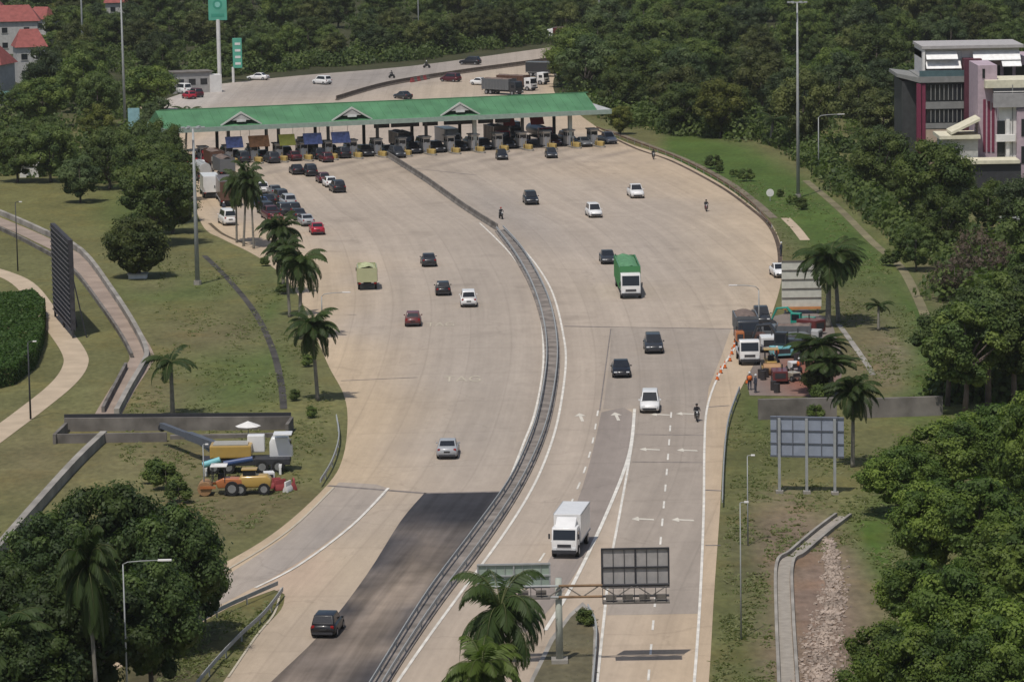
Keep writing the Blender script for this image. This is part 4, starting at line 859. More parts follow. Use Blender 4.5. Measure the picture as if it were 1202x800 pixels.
# pylon signs beyond the roof
def pylon(px, py, ytop, ybot, wpx, pm, label, post=.3, off=0):
    g = G(px, py); h = HT(px, py, ytop); hb = HT(px, py, ybot); s_ = .0174*(py+230); wd = wpx/s_
    t = thing('pylon_sign', (g.x, g.y, 0), .0, label, 'sign')
    MB().box((0, .1, (hb+h)/2-.1+hb*0), (post*1.5, post*1.5, .1)) 
    MB().cyl((0, 0, 0), (0, 0, hb+.2), post, n=10).obj('post', M_WWALL, t)
    MB().box((off, 0, (hb+h)/2), (wd, .5, h-hb)).obj('panel', pm, t, bevel=.05)
    return t, h, hb, wd
M_TEAL = mat('teal_sign', (.10, .36, .26), .5, var=.1, scale=.5); M_TEAL2 = mat('pale_teal_mark', (.22, .50, .42), .5)
t, h, hb, wd = pylon(258, 97, -6, 24, 22, M_TEAL, 'tall teal green pylon sign on a white post beyond the toll roof', .42)
MB().cyl((0, -.27, hb+(h-hb)*.62), (0, -.25, hb+(h-hb)*.62), wd*.26, n=20).obj('emblem', mat('emblem_green', (.05, .27, .19), .5), t)
MB().cyl((0, -.29, hb+(h-hb)*.62), (0, -.27, hb+(h-hb)*.62), wd*.15, n=20).obj('emblem_centre', M_TEAL2, t)
MB().box((0, -.27, hb+(h-hb)*.2), (wd*.7, .04, (h-hb)*.12)).obj('sign_band', mat('emblem_green', (.05, .27, .19), .5), t)
t, h, hb, wd = pylon(274, 97, 45, 80, 11, M_TEAL, 'smaller teal price board on a white post beside the tall pylon', .28, 1.0)
for k in range(4): MB().box((1.1, -.27, hb+(h-hb)*(.15+.22*k)), (wd*.6, .04, .5)).obj('price_row', M_WWALL, t)
g = G(158, 165); hh = HT(158, 165, 127); t = thing('signboard', (g.x, g.y, 0), 0, 'small pale teal signboard among the trees left of the toll roof', 'signboard'); MB().box((0, 0, hh-2.2), (2.0, .2, 4.4)).obj('panel', mat('pale_teal_board', (.25, .42, .44), .6), t)
MB().cyl((0, .2, 0), (0, .2, hh-1), .12).obj('post', M_STEEL, t)

# gantry over the lower carriageway (photo shows the backs)
GB = G(657, 779); gz = lambda y: HT(657, 779, y)
t = thing('gantry', (GB.x, GB.y, 0), .0, 'cantilever sign gantry on a pale column in the grassy island, sign backs towards us', 'sign gantry')
s17 = .0174*(779+230); ztop = gz(678)
MB().box((0, 0, .2), (1.1, 1.1, .4)).obj('footing', M_CONC, t); MB().cyl((0, 0, .2), (0, 0, ztop), .26, .22, 12).obj('column', mat('pale_green_column', (.36, .38, .33), .7), t, True)
M_RUSTY = mat('rusty_steel', (.22, .14, .08), .8, var=.3); z1, z2 = gz(686), gz(699)
x0, x1 = (563-657)/s17, (786-657)/s17
xm = (708-657)/s17
for z in (z1, z2): MB().tube([(0, -.35, z), (xm, -.35, z)], .09, 8).obj('beam', M_RUSTY, t); MB().tube([(xm, -.35, z), (x1, -.35, z)], .08, 8).obj('beam', M_DARKMETAL, t); MB().tube([(x0, -.35, z), (0, -.35, z)], .08, 8).obj('beam', M_STEEL, t)
tr = MB(); n = 11
for k in range(n):
    a = x0+(x1-x0)*k/n; b = x0+(x1-x0)*(k+1)/n; tr.tube([(a, -.35, z1 if k % 2 else z2), (b, -.35, z2 if k % 2 else z1)], .045, 5)
tr.obj('truss_braces', M_DCONC, t)
M_SIGNBK = mat('sign_back_grey', (.36, .34, .325), .7, .1, var=.1, scale=2)
def board(xa, xb, ya, yb, m, name, rows, cols_, y=.1, see=None):
    xa, xb = (xa-657)/s17, (xb-657)/s17; za, zb = gz(yb), gz(ya)
    p = MB().box(((xa+xb)/2, y, (za+zb)/2), (xb-xa, .06, zb-za)).obj(name, m, t)
    f = MB()
    for k in range(rows+1): f.box(((xa+xb)/2, y-.09, za+(zb-za)*k/rows), (xb-xa+.1, .12, .11))
    for k in range(cols_+1): f.box((xa+(xb-xa)*k/cols_, y-.07, (za+zb)/2), (.03 if k not in (0, cols_, cols_//2) else .11, .10, zb-za))
    f.obj('sign_frame', M_DARKMETAL if name == 'sign_panel' else M_STEEL, p)
board(708, 786, 645, 689, M_SIGNBK, 'sign_panel', 2, 6)
board(563, 647, 661, 688, mat('sign_back_green', (.30, .36, .30), .7, .1, var=.1), 'small_sign_panel', 2, 8)
def cat(xa, xb, ya, yb):
    xa, xb = (xa-657)/s17, (xb-657)/s17; za, zb = gz(yb), gz(ya); f = MB(); f.box(((xa+xb)/2, -.8, za), (xb-xa, .95, .1)); c = f.obj('catwalk', M_DCONC, t)
    h_ = MB(); k = 0
    h_.tube([(xa, -1.25, zb), (xb, -1.25, zb)], .03, 5)
    while xa+k*.7 <= xb: h_.tube([(xa+k*.7, -1.25, za), (xa+k*.7, -1.25, zb)], .025, 5); k += 1
    h_.obj('handrail', M_DARKMETAL, c)
    l_ = MB()
    for q in range(4): l_.box((xa+(xb-xa)*(q+.5)/4, -.9, za+.35), (.7, .3, .3))
    l_.obj('floodlight', M_DCONC, c)
cat(708, 786, 686, 704); cat(563, 647, 684, 697)
# blank signboard, back side, right verge
gL, gM, gR = G(915, 578.5), G(947, 579), G(980, 580)
t = thing('signboard', gM, 0, 'large blue grey signboard seen from behind on three posts, lower right verge', 'signboard')
hT = HT(947, 578, 488); hB = HT(947, 578, 536)
pdir = (gR-gL); pdir.z = 0; ang = math.atan2(pdir.y, pdir.x); wd = 84/14.1
for gx in (gL, gM, gR):
    MB().box((gx.x-gM.x, gx.y-gM.y, hT/2-.1), (.22, .22, hT-.1)).obj('post', M_STEEL, t)
    MB().box((gx.x-gM.x, gx.y-gM.y, .12), (.6, .6, .24)).obj('footing', M_CONC, t)
cx, cy = (gL.x+gR.x)/2-gM.x, (gL.y+gR.y)/2-gM.y; nx_, ny_ = -math.sin(ang), math.cos(ang)
MB().box((cx+nx_*.2, cy+ny_*.2, (hT+hB)/2), (wd*1.02, .08, hT-hB), ang).obj('panel', mat('blue_grey_panel', (.27, .30, .36), .6, .1, var=.1, scale=1.2), t)
f = MB()
for k in range(4): f.box((cx+nx_*.13, cy+ny_*.13, hB+(hT-hB)*(k/3*.94+.03)), (wd*1.03, .09, .09 if k in (1, 2) else .14), ang)
for k in (-.42, -.2, .2, .42): f.box((cx+nx_*.11+math.cos(ang)*wd*k, cy+ny_*.11+math.sin(ang)*wd*k, (hT+hB)/2), (.06, .06, hT-hB), ang)
f.obj('frame', mat('panel_frame', (.10, .11, .13), .6), t)
# slatted cream signboard behind the palms
t = thing('signboard', G(941, 368), 0, 'cream slatted billboard panel standing behind the tall palms by the roadworks', 'signboard'); hT = HT(941, 368, 306); hB = HT(941, 368, 360); s_ = .0174*(368+230)
MB().box((0, 0, (hT+hB)/2), (46/s_, .12, hT-hB)).obj('panel', mat('cream_board', (.56, .55, .48), .7), t)
f = MB()
for k in range(6): f.box((0, -.1, hB+(hT-hB)*k/5), (46/s_, .08, .10))
f.obj('slat', M_DCONC, t); MB().box((0, -.2, hB-.1), (44/s_, .5, .25)).obj('ledge', mat('orange_ledge', (.5, .22, .08), .7), t)
for x in (-1.8, 1.8): MB().cyl((x, .2, 0), (x, .2, hT-.2), .12).obj('post', M_STEEL, t)
# tall dark hoarding, edge-on, left
t = thing('hoarding', G(78, 392), 0, 'tall dark slatted hoarding seen nearly edge-on beside the left drain', 'billboard')
ga = G(63, 372)-G(78, 392); gb = G(84, 397)-G(78, 392); ga.z = gb.z = 0; h1 = HT(63, 372, 250); h2 = HT(84, 392, 290); h = (h1+h2)/2
MB().add([ga+Vector((0, 0, .8)), gb+Vector((0, 0, .8)), gb+Vector((0, 0, h)), ga+Vector((0, 0, h))]+[q+Vector((.5, .1, 0)) for q in (ga+Vector((0, 0, .8)), gb+Vector((0, 0, .8)), gb+Vector((0, 0, h)), ga+Vector((0, 0, h)))], [(0, 1, 2, 3), (7, 6, 5, 4), (0, 4, 5, 1), (1, 5, 6, 2), (2, 6, 7, 3), (3, 7, 4, 0)]).obj('panel', mat('hoarding_dark', (.045, .043, .048), .8, var=.3), t)
f = MB(); k = 1.0
while k < h: f.tube([ga+Vector((-.06, -.06, k)), gb+Vector((-.06, -.06, k))], .06, 4); k += .55
f.obj('slat', mat('slat_grey', (.09, .085, .09), .8), t)
for q in (ga, gb, (ga+gb)/2): MB().tube([q+Vector((.2, 0, 0)), q+Vector((.2, 0, 1))], .14).tube([q+Vector((1.6, .4, 0)), q+Vector((.4, .1, h*.6))], .08).obj('strut', M_DARKMETAL, t)

# ------------------------------------------------------------------ roadworks machines
def machine_roller(px, py, rz, cn, label):
    g = G(px, py); t = thing('road_roller', (g.x, g.y, .03), rz, label, 'road roller'); P_ = paint(cn)
    MB().cyl((-.85, 1.2, .6), (.85, 1.2, .6), .6, n=22).obj('drum', mat('drum_'+cn, (.34, .20, .10), .6, .2), t, bevel=.03); 
    for s in (-1, 1): MB().box((s*.93, .9, .75), (.1, 1.3, .22)).obj('drum_fork', P_, t)
    wheels(t, [(-.75, -1.1), (.75, -1.1)], .6, .4)
    MB().yz([(-2.0, .6), (.1, .6), (.3, 1.15), (-.4, 1.45), (-1.9, 1.35)], -.6, .6).obj('engine_hood', P_, t, True, .08)
    MB().box((0, -.15, 1.5), (.6, .5, .5)).obj('seat', M_TYRE, t, bevel=.05)
    f = MB()
    for x in (-.6, .6):
        for y in (-.5, .55): f.tube([(x, y, 1.1), (x, y, 2.4)], .04)
    f.obj('canopy_posts', M_DARKMETAL, t); MB().box((0, 0, 2.45), (1.5, 1.4, .1)).obj('canopy', M_WWALL if cn == 'orange' else P_, t, bevel=.04)
    return t
def excavator(px, py, rz, cn, label, boomdir=1):
    g = G(px, py); t = thing('excavator', (g.x, g.y, .03), rz, label, 'excavator'); P_ = paint(cn)
    for s in (-1, 1): MB().yz([(-1.7, .35), (-1.4, .05), (1.4, .05), (1.7, .35), (1.5, .75), (-1.5, .75)], s*1.0-.25, s*1.0+.25).obj('track', M_TYRE, t, bevel=.06)
    MB().box((0, 0, .85), (1.4, 1.6, .3)).obj('turntable', M_DARKMETAL, t)
    MB().box((.35, -.6, 1.4), (1.5, 2.0, .8)).obj('engine_house', P_, t, bevel=.1)
    cb = MB().box((-.7, .5, 1.8), (.9, 1.3, 1.6)).obj('cab', P_, t, bevel=.08)
    MB().box((-.7, 1.16, 1.95), (.72, .03, 1.0)).obj('windscreen', M_GLASS, t); MB().box((-1.16, .5, 1.95), (.03, 1.0, .9)).obj('side_window', M_GLASS, t)
    b = MB().tube([(.2, .5, 1.3), (.2, 2.0, 3.2), (.2, 3.4, 3.0)], [.22, .2, .15], 6).obj('boom', P_, t); MB().tube([(.2, 3.3, 3.1), (.2, 4.0, 1.3)], [.16, .11], 6).obj('arm', P_, t)
    MB().yz([(3.6, .9), (4.2, 1.3), (4.4, .8), (3.9, .35), (3.4, .5)], -.25, .65).obj('bucket', M_DARKMETAL, t, bevel=.03)
    return t
def generator(px, py, rz, cn, label, name='generator', d=(1.6, 2.6, 1.5)):
    g = G(px, py); t = thing(name, (g.x, g.y, .03), rz, label, name.replace('_', ' ')); P_ = paint(cn)
    MB().box((0, 0, .3+d[2]/2), d).obj('housing', P_, t, bevel=.08); MB().box((0, -d[1]/2-.015, .35+d[2]/2), (d[0]*.7, .03, d[2]*.5)).obj('vent', M_DARKMETAL, t)
    MB().cyl((.3, .5, .3+d[2]), (.3, .5, .75+d[2]), .07).obj('exhaust', M_DARKMETAL, t); wheels(t, [(s*(d[0]/2-.05), y) for s in (-1, 1) for y in (-.6, .6)], .3)
    return t
place(('flat', 'white', 'lgrey', 6.0, 2.2, 2.4, 2.5), 878, 424, PI, 'white cabbed works truck parked beside the cones, facing us', 'lorry')
place(('open', 'charcoal', 'grey', 7.5, 2.4, 2.6, 2.4), 876, 398, PI, 'dark lorry parked just behind the white works truck', 'lorry')
excavator(941, 386, 1.2, 'teal', 'teal green excavator below the cream slatted billboard').scale = (.85, .85, .7)
place(('tipper', 'grey', 'grey', 5.4, 2.2, 1.9, 1.9), 922, 402, 1.45, 'grey tipper truck parked across the roadworks apron', 'lorry')
generator(903, 412, 0, 'white', 'white and cyan machine housing beside the works truck', 'compressor', (1.9, 2.4, 1.3)); generator(917, 420, .2, 'cyan', 'pale cyan box machine above the yellow roller', 'compressor', (2.2, 1.6, .9))
machine_roller(905, 438, PI, 'yellow', 'yellow road roller at the roadworks, right shoulder')
generator(915, 449, 0, 'darkred', 'dark rusty towed machine just below the yellow roller', 'tar_boiler', (1.5, 2.6, 1.0))
generator(945, 402, 1.2, 'lgrey', 'pale grey machine tucked by the dark palm', 'generator', (1.6, 3.4, 1.1)); generator(900, 398, 1.5, 'silver', 'silver rounded machine cover behind the white works truck', 'generator', (2, 2.6, .9))
excavator(925, 418, 1.2, 'charcoal', 'black excavator in the middle of the roadworks cluster')
generator(932, 437, .3, 'white', 'small white water tank trailer on the red earth', 'water_tank', (1.0, 1.1, .8)); generator(931, 447, .5, 'beige', 'small cream trailer lower on the red earth', 'water_tank', (1.1, 1.2, .6))
M_DRUM = mat('tar_drum', (.04, .035, .035), .7); dm = MB().cyl((0, 0, 0), (0, 0, .9), .3, n=14).mesh('drum', M_DRUM)
for k, (px, py) in enumerate(((893, 444), (896, 446), (899, 443), (908, 458), (912, 461), (935, 425), (940, 428))):
    g = G(px, py); o = bpy.data.objects.new('tar_drum', dm); COL.objects.link(o); o.location = (g.x, g.y, .03); tag(o, ['dark drum left of the yellow roller, first of three', 'dark drum left of the yellow roller, middle of three', 'dark drum left of the yellow roller, right of three', 'dark drum below the rusty towed machine, left one', 'dark drum below the rusty towed machine, right one', 'dark drum above the white water tank, left one', 'dark drum above the white water tank, right one'][k], 'drum', 'dark drums at the roadworks')
generator(890, 404, .1, 'brown', 'brown skip beside the dark lorry at the cones', 'skip', (1.2, 3.0, 1.0)); generator(952, 392, .8, 'darkred', 'dark red machine between the teal excavator and the palms', 'generator', (1.8, 2.6, 1.3)); generator(935, 410, .2, 'grey', 'grey open machine right of the black excavator', 'generator', (2.4, 2.2, 1.4))
generator(868, 405, .05, 'orange', 'orange warning trailer left of the works truck', 'warning_trailer', (.9, 1.6, 1.2))
# cones
cone_m = MB().cyl((0, 0, .04), (0, 0, .75), .17, .03, 10).mesh('cone_body', M_ORANGE); cone_b = MB().box((0, 0, .02), (.42, .42, .04)).mesh('cone_base', M_TYRE); cone_s = MB().cyl((0, 0, .38), (0, 0, .52), .105, .078, 10).mesh('reflective_band', M_WWALL)
for k, (px, py) in enumerate(((862, 408), (859, 416), (857, 424), (851, 432), (846, 438), (869, 400), (842, 446), (877, 450))):
    g = G(px, py); t = thing('traffic_cone', (g.x, g.y, .03), 0, 'orange traffic cone in the row along the right lane edge', 'traffic cone', 'traffic cones along the roadworks')
    for me in (cone_m, cone_b, cone_s):
        q = bpy.data.objects.new(me.name.split('.')[0], me); COL.objects.link(q); q.parent = t
def plastic_barrier(px, py, rz, m, lab, gr, w_=1.6):
    g = G(px, py); o = MB().yz([(-.25, 0), (.25, 0), (.2, .3), (.08, .5), (.07, .9), (-.07, .9), (-.08, .5), (-.2, .3)], -w_/2, w_/2).obj('plastic_barrier', m, None, True, .02); o.location = (g.x, g.y, .03); o.rotation_euler = (0, 0, rz); tag(o, lab, 'barrier', gr)
for k in range(6): plastic_barrier(484+k*3.6, 96.5-k*.7+.3, 1.1, M_RED if k % 2 == 0 else M_DCONC, ('red' if k % 2 == 0 else 'grey')+' plastic barrier block in the short row against the distant median', 'plastic barriers beyond the roof', 1.3)
for k, (px, py) in enumerate(((322, 573), (329, 575), (338, 577), (345, 574))): plastic_barrier(px, py, .2+k*.5, M_RED if k != 2 else M_WWALL, ['red plastic barrier nearest the yellow machine', 'red plastic barrier between two others by the verge', 'white plastic barrier by the left verge', 'red plastic barrier nearest the road edge on the left verge'][k], 'plastic barriers on the left verge', 1.1)

# left verge: mobile crane, orange roller, yellow paver, blue cylinder
g = G(290, 553); t = thing('mobile_crane', (g.x, g.y, .03), PI/2+PI, 'white and yellow mobile crane with a long dark telescopic boom, left verge', 'crane')
MB().box((0, 0, .95), (2.2, 7.6, .55)).obj('chassis', M_DARKMETAL, t, bevel=.05); wheels(t, [(s*1.0, y) for s in (-1, 1) for y in (-2.8, -1.5, 1.4, 2.8)], .55, .35)
MB().yz([(2.0, 1.2), (4.0, 1.2), (3.95, 2.0), (3.6, 2.9), (2.2, 2.9), (2.0, 2.5)], -1.15, .2).obj('driver_cab', paint('white'), t, True, .1); MB().box((-1.17, 3.0, 2.3), (.03, 1.2, .6)).obj('side_window', M_GLASS, t); MB().box((-.5, 3.86, 2.35), (1.0, .04, .6)).obj('windscreen', M_GLASS, t)
MB().box((.1, -1.3, 1.9), (2.2, 3.6, 1.1)).obj('engine_house', paint('yellow'), t, bevel=.12); MB().box((.1, -1.3, 2.5), (2.0, 3.0, .1)).obj('deck_plate', paint('beige'), t)
MB().box((-.9, .8, 2.3), (.9, 1.5, 1.5)).obj('crane_cab', paint('white'), t, bevel=.1); MB().box((-1.36, .8, 2.4), (.03, 1.0, .9)).obj('crane_window', M_GLASS, t)
MB().box((.2, 3.2, 3.3), (1.7, 1.6, .12)).obj('rear_canopy', paint('white'), t, bevel=.04)
tip = G(190, 499, 1.9)-Vector((g.x, g.y, .03)); rr = Matrix.Rotation(-t.rotation_euler.z, 3, 'Z') @ tip; st_ = Vector((-.9, -2.2, 1.9))
MB().tube([st_, st_.lerp(rr, .55)], .48, 4).tube([st_.lerp(rr, .5), rr], .34, 4).obj('boom', mat('boom_grey', (.09, .10, .12), .6), t)
MB().tube([st_+Vector((0, 0, -1)), st_.lerp(rr, .35)+Vector((0, 0, -.4))], .13, 8).obj('hydraulic_ram', M_STEEL, t)
MB().cyl(rr+Vector((-.2, 0, -.2)), rr+Vector((.2, 0, -.2)), .35, n=12).obj('boom_tip', M_DARKMETAL, t)
for y in (-3.4, 3.0):
    for s in (-1, 1): MB().box((s*1.5, y, .7), (.9, .25, .2)).box((s*1.9, y, .35), (.2, .2, .7)).obj('outrigger', paint('white'), t)
g = G(292, 528); t = thing('parasol', (g.x, g.y, 0), 0, 'white flat site umbrella standing behind the mobile crane', 'umbrella'); MB().cyl((0, 0, 0), (0, 0, 2.5), .04).obj('pole', M_STEEL, t)
MB().add([(math.cos(a)*1.15, math.sin(a)*1.15, 2.2) for a in np.linspace(0, 2*math.pi, 9)[:-1]]+[(0, 0, 2.65)], [(i, (i+1) % 8, 8) for i in range(8)]+[tuple(range(7, -1, -1))]).obj('canopy', M_WWALL, t)
machine_roller(258, 580, -PI/2+PI, 'orange', 'orange road roller in front of the crane at the left verge')
g = G(297, 579); t = thing('loader', (g.x, g.y, .03), PI/2, 'yellow wheeled loader in front of the crane at the left verge', 'loader')
MB().yz([(-1.9, .7), (1.4, .7), (1.6, 1.2), (1.2, 1.9), (-1.5, 1.95), (-1.95, 1.5)], -.85, .85).obj('body', paint('yellow'), t, True, .18); MB().box((0, .3, 2.2), (1.3, 1.3, .6)).obj('cab', M_GLASS, t, bevel=.05); MB().box((0, .3, 2.55), (1.5, 1.6, .1)).obj('cab_roof', paint('yellow'), t, bevel=.03); t.scale = (.82, .82, .82); wheels(t, [(s*.95, y) for s in (-1, 1) for y in (-1.2, 1.2)], .6, .4)
MB().tube([(-.6, 1.5, 1.2), (-.6, 2.4, .6)], .1).tube([(.6, 1.5, 1.2), (.6, 2.4, .6)], .1).obj('lift_arm', paint('yellow'), t); MB().yz([(2.2, .1), (2.9, .1), (2.5, .9), (2.2, .9)], -1.0, 1.0).obj('bucket', M_DARKMETAL, t)
g = G(262, 560); o = MB().cyl((-1.7, 0, .5), (-.2, 0, .95), .28, n=14).obj('pipe', paint('cyan')); o.location = (g.x, g.y, .6); tag(o, 'pale cyan pipe lying propped beside the crane', 'pipe')
g = G(281, 560); o = MB().cyl((-1.3, 0, .7), (1.2, 0, 1.1), .26, n=14).obj('pipe', paint('blue')); o.location = (g.x, g.y, .5); tag(o, 'dark blue pipe continuing the cyan one beside the crane', 'pipe')
generator(316, 571, .2, 'white', 'small white tank between the yellow loader and the red barriers', 'water_tank', (.9, .9, 1.0))

# ------------------------------------------------------------------ trees
def np_mesh(name, V, Fq, tone, m):
    me = bpy.data.meshes.new(name); nv = len(V); nf = len(Fq)
    me.vertices.add(nv); me.vertices.foreach_set('co', V.astype('f').ravel())
    me.loops.add(nf*4); me.loops.foreach_set('vertex_index', Fq.astype('i').ravel())
    me.polygons.add(nf); me.polygons.foreach_set('loop_start', np.arange(0, nf*4, 4, dtype='i')); me.polygons.foreach_set('loop_total', np.full(nf, 4, 'i'))
    a = me.color_attributes.new('tone', 'FLOAT_COLOR', 'POINT'); a.data.foreach_set('color', np.repeat(tone[:, None], 4, 1).astype('f').ravel())
    me.materials.append(m); me.update(); me.validate(); return me
def crown_mesh(seed, Rr, Hc, nclump, nleaf, leaf, m, base=.15, cr=(.26, .42), spread=.85, gap=0.):
    r = np.random.default_rng(seed); Vs = []; Ts = []; cs = []
    for k in range(nclump):
        for _ in range(20):
            d = r.normal(size=3); d /= np.linalg.norm(d); rad = r.uniform(.35, 1)**.5*spread
            c = np.array([d[0]*rad*Rr, d[1]*rad*Rr, (.5+.5*d[2]*rad)*Hc]); fac = .55+.45*math.sin(min(1, max(0, c[2]/Hc))*math.pi*.85+.25)
            c[:2] *= fac
            if all(np.linalg.norm((c-o)/np.array([1, 1, .8])) > Rr*.22 for o in cs): break
        cs.append(c); R0 = Rr*r.uniform(*cr)*(.8+.3*(1-abs(c[2]/Hc-.5))); tint = np.clip(r.normal(.48, .40), 0, 1)
        n = int(nleaf*(R0/Rr/.34)**2); dd = r.normal(size=(n, 3)); dd /= np.linalg.norm(dd, axis=1)[:, None]; dd[:, 2] = np.where(dd[:, 2] < -.4, -dd[:, 2], dd[:, 2])
        lump = 1+.16*np.sin(dd[:, 0]*5+k)+.14*np.sin(dd[:, 1]*6+2*k)+.12*np.sin(dd[:, 2]*7+k)
        p = c+dd*R0*np.array([1, 1, .78])*(r.uniform(.62, 1.06, n)*lump)[:, None]
        nn = dd+r.normal(size=(n, 3))*.34; nn[:, 2] += .35; nn /= np.linalg.norm(nn, axis=1)[:, None]
        a = np.cross(nn, r.normal(size=(n, 3))); a /= np.linalg.norm(a, axis=1)[:, None]; b = np.cross(nn, a); s1 = leaf*r.uniform(.5, 1.15, n)[:, None]; s2 = s1*r.uniform(.5, .9, n)[:, None]
        q = np.stack([p-a*s1, p-b*s2, p+a*s1, p+b*s2], 1); Vs.append(q.reshape(-1, 3)); Ts.append(np.repeat(np.clip(tint+r.normal(0, .12, n), 0, 1), 4))
        # dense inner foliage
        n2 = n//4; dd = r.normal(size=(n2, 3)); dd /= np.linalg.norm(dd, axis=1)[:, None]; p = c+dd*R0*.55; a = np.cross(dd, r.normal(size=(n2, 3))); a /= np.linalg.norm(a, axis=1)[:, None]; b = np.cross(dd, a); s1 = leaf*1.9
        q = np.stack([p-a*s1, p-b*s1, p+a*s1, p+b*s1], 1); Vs.append(q.reshape(-1, 3)); Ts.append(np.full(n2*4, tint))
    V = np.concatenate(Vs); V[:, 2] = np.maximum(V[:, 2], -.02*Hc); T = np.concatenate(Ts); Fq = np.arange(len(V)).reshape(-1, 4)
    return np_mesh('crown', V, Fq, T, m), cs
def tree_proto(kind, seed, Rr, Ht, base, nclump, nleaf, leaf, m, bark=None, **kw):
    t = thing(kind); Hc = Ht-base; me, cs = crown_mesh(seed, Rr, Hc, nclump, nleaf, leaf, m, **kw)
    c = bpy.data.objects.new('crown', me); COL.objects.link(c); c.parent = t; c.location = (0, 0, base)
    r = random.Random(seed); tb = MB(); tr = .028*Ht
    tb.tube([(0, 0, -.1), (.05*Rr, 0, base), (r.uniform(-.1, .1)*Rr, r.uniform(-.1, .1)*Rr, base+Hc*.35), (0, 0, base+Hc*.75)], [tr, tr*.8, tr*.55, tr*.15], 8)
    for q in sorted(cs, key=lambda q: -abs(q[0]))[:8]:
        s0 = (0, 0, base+Hc*r.uniform(.05, .3)); mid = (q[0]*.45, q[1]*.45, base+q[2]*.7); tb.tube([s0, mid, (q[0]*.95, q[1]*.95, base+q[2])], [tr*.45, tr*.3, tr*.1], 5)
    tb.obj('trunk', bark or M_BARK, t, True); return t
LD = leaf_mat('dark_foliage', (.046, .072, .022), (.105, .138, .036)); LM = leaf_mat('mid_foliage', (.062, .096, .024), (.135, .172, .040)); LY = leaf_mat('yellow_foliage', (.070, .085, .018), (.13, .135, .028)); LO = leaf_mat('olive_foliage', (.066, .082, .028), (.125, .138, .042)); LB = leaf_mat('blue_green_foliage', (.046, .070, .030), (.092, .122, .046))
LX = leaf_mat('brown_foliage', (.080, .058, .044), (.115, .088, .065)); LN = leaf_mat('near_foliage', (.026, .045, .014), (.070, .102, .026)); LG = leaf_mat('bright_foliage', (.050, .085, .014), (.12, .17, .035)); LP = leaf_mat('palm_foliage', (.028, .050, .014), (.062, .092, .026), .15)
FP = []
DESC = {'dark': ('dark green broadleaf tree', LD), 'mid': ('mid green broadleaf tree', LM), 'yellow': ('yellowish green tree', LY), 'olive': ('dull olive tree', LO), 'blue': ('blue green tree', LB)}
def far_protos():
    out = {}
    for kd, (d, m) in DESC.items():
        out[kd] = [tree_proto('tree', hash(kd) % 97+s if False else {'dark': 10, 'mid': 30, 'yellow': 50, 'olive': 70, 'blue': 90}[kd]+s, 5.6, 12.0, .6, 46, 300, .19, m, cr=(.17, .34)) for s in range(3)]
    return out
FPR = far_protos(); used = set()
def put_tree(pr, px, py, label, group=None, scale=1.0, rz=None, cat='tree', z=0):
    g = px if isinstance(px, Vector) else G(px, py); rz = random.uniform(0, 6.28) if rz is None else rz
    if id(pr) in used: t = dup(pr)
    else: t = pr; used.add(id(pr))
    t.location = (g.x, g.y, z); t.rotation_euler = (0, 0, rz); t.scale = scale if hasattr(scale, '__len__') else (scale,)*3
    tag(t, label, cat)
    if group: t['group'] = group
    elif 'group' in t: del t['group']
    return t
def inpoly(x, y, poly):
    c = False; j = len(poly)-1
    for i in range(len(poly)):
        xi, yi = poly[i]; xj, yj = poly[j]
        if (yi > y) != (yj > y) and x < (xj-xi)*(y-yi)/(yj-yi)+xi: c = not c
        j = i
    return c
placed = []
def forest(poly, n, dmin, ydis, where, group, kinds, smin=.8, smax=1.2, avoid=(), tries=9000, edge=None):
    k = 0; ys = [p[1] for p in poly]; xs = [p[0] for p in poly]
    gy0, gy1 = G(600, max(ys)).y, G(600, min(ys)).y; 
    for _ in range(tries):
        if k >= n: break
        px = random.uniform(min(xs), max(xs)); yy = random.uniform(gy0, gy1); py = P((G(px, max(ys)).x*0, yy, 0))[1]
        if not inpoly(px, py, poly) or any(inpoly(px, py, a) for a in avoid): continue
        g = G(px, py)
        if any(math.hypot(g.x-q.x, (g.y-q.y)*ydis) < dmin for q in placed): continue
        placed.append(g); kd = random.choice(kinds); pr = random.choice(FPR[kd]); s_ = random.uniform(smin, smax)
        sz = 'small ' if s_ < smin+(smax-smin)*.3 else 'large ' if s_ > smin+(smax-smin)*.75 else 'middling '
        if group.startswith('trees b'): wh = 'round the red roofed houses' if px < 75 else 'in the dark wood below the left light masts' if px < 245 and py > 130 else 'between the left light masts and the plaza office' if px < 245 else 'behind the teal pylon signs' if px < 340 else 'lining the far side of the distant road, left stretch' if px < 480 else 'lining the far side of the distant road, right stretch' if px < 610 else 'above the end of the distant road'
        else: wh = 'behind the right end of the toll roof' if px < 780 else 'in the forest between roof end and tall mast' if px < 930 else 'in the forest between tall mast and office block' if px < 1050 else 'behind the office block' if py < 120 else 'on the slope below the office block'
        if group.startswith('trees r') and px < 1050: wh += ', edge row' if py > 125 else ', middle depth' if py > 60 else ', far back'
        put_tree(pr, g, 0, sz+'%s %s' % (DESC[kd][0], wh), sz+kd+' trees '+wh, (s_*random.uniform(.9, 1.15), s_*random.uniform(.9, 1.15), s_*random.uniform(.85, 1.15))); k += 1
    return k
K1 = ['dark', 'mid', 'dark', 'blue', 'yellow', 'olive', 'mid']; K2 = ['mid', 'dark', 'mid', 'blue', 'dark', 'olive']
HOUSES = [[(-30, 125), (70, 125), (75, 60), (80, 28), (-30, 28)]]
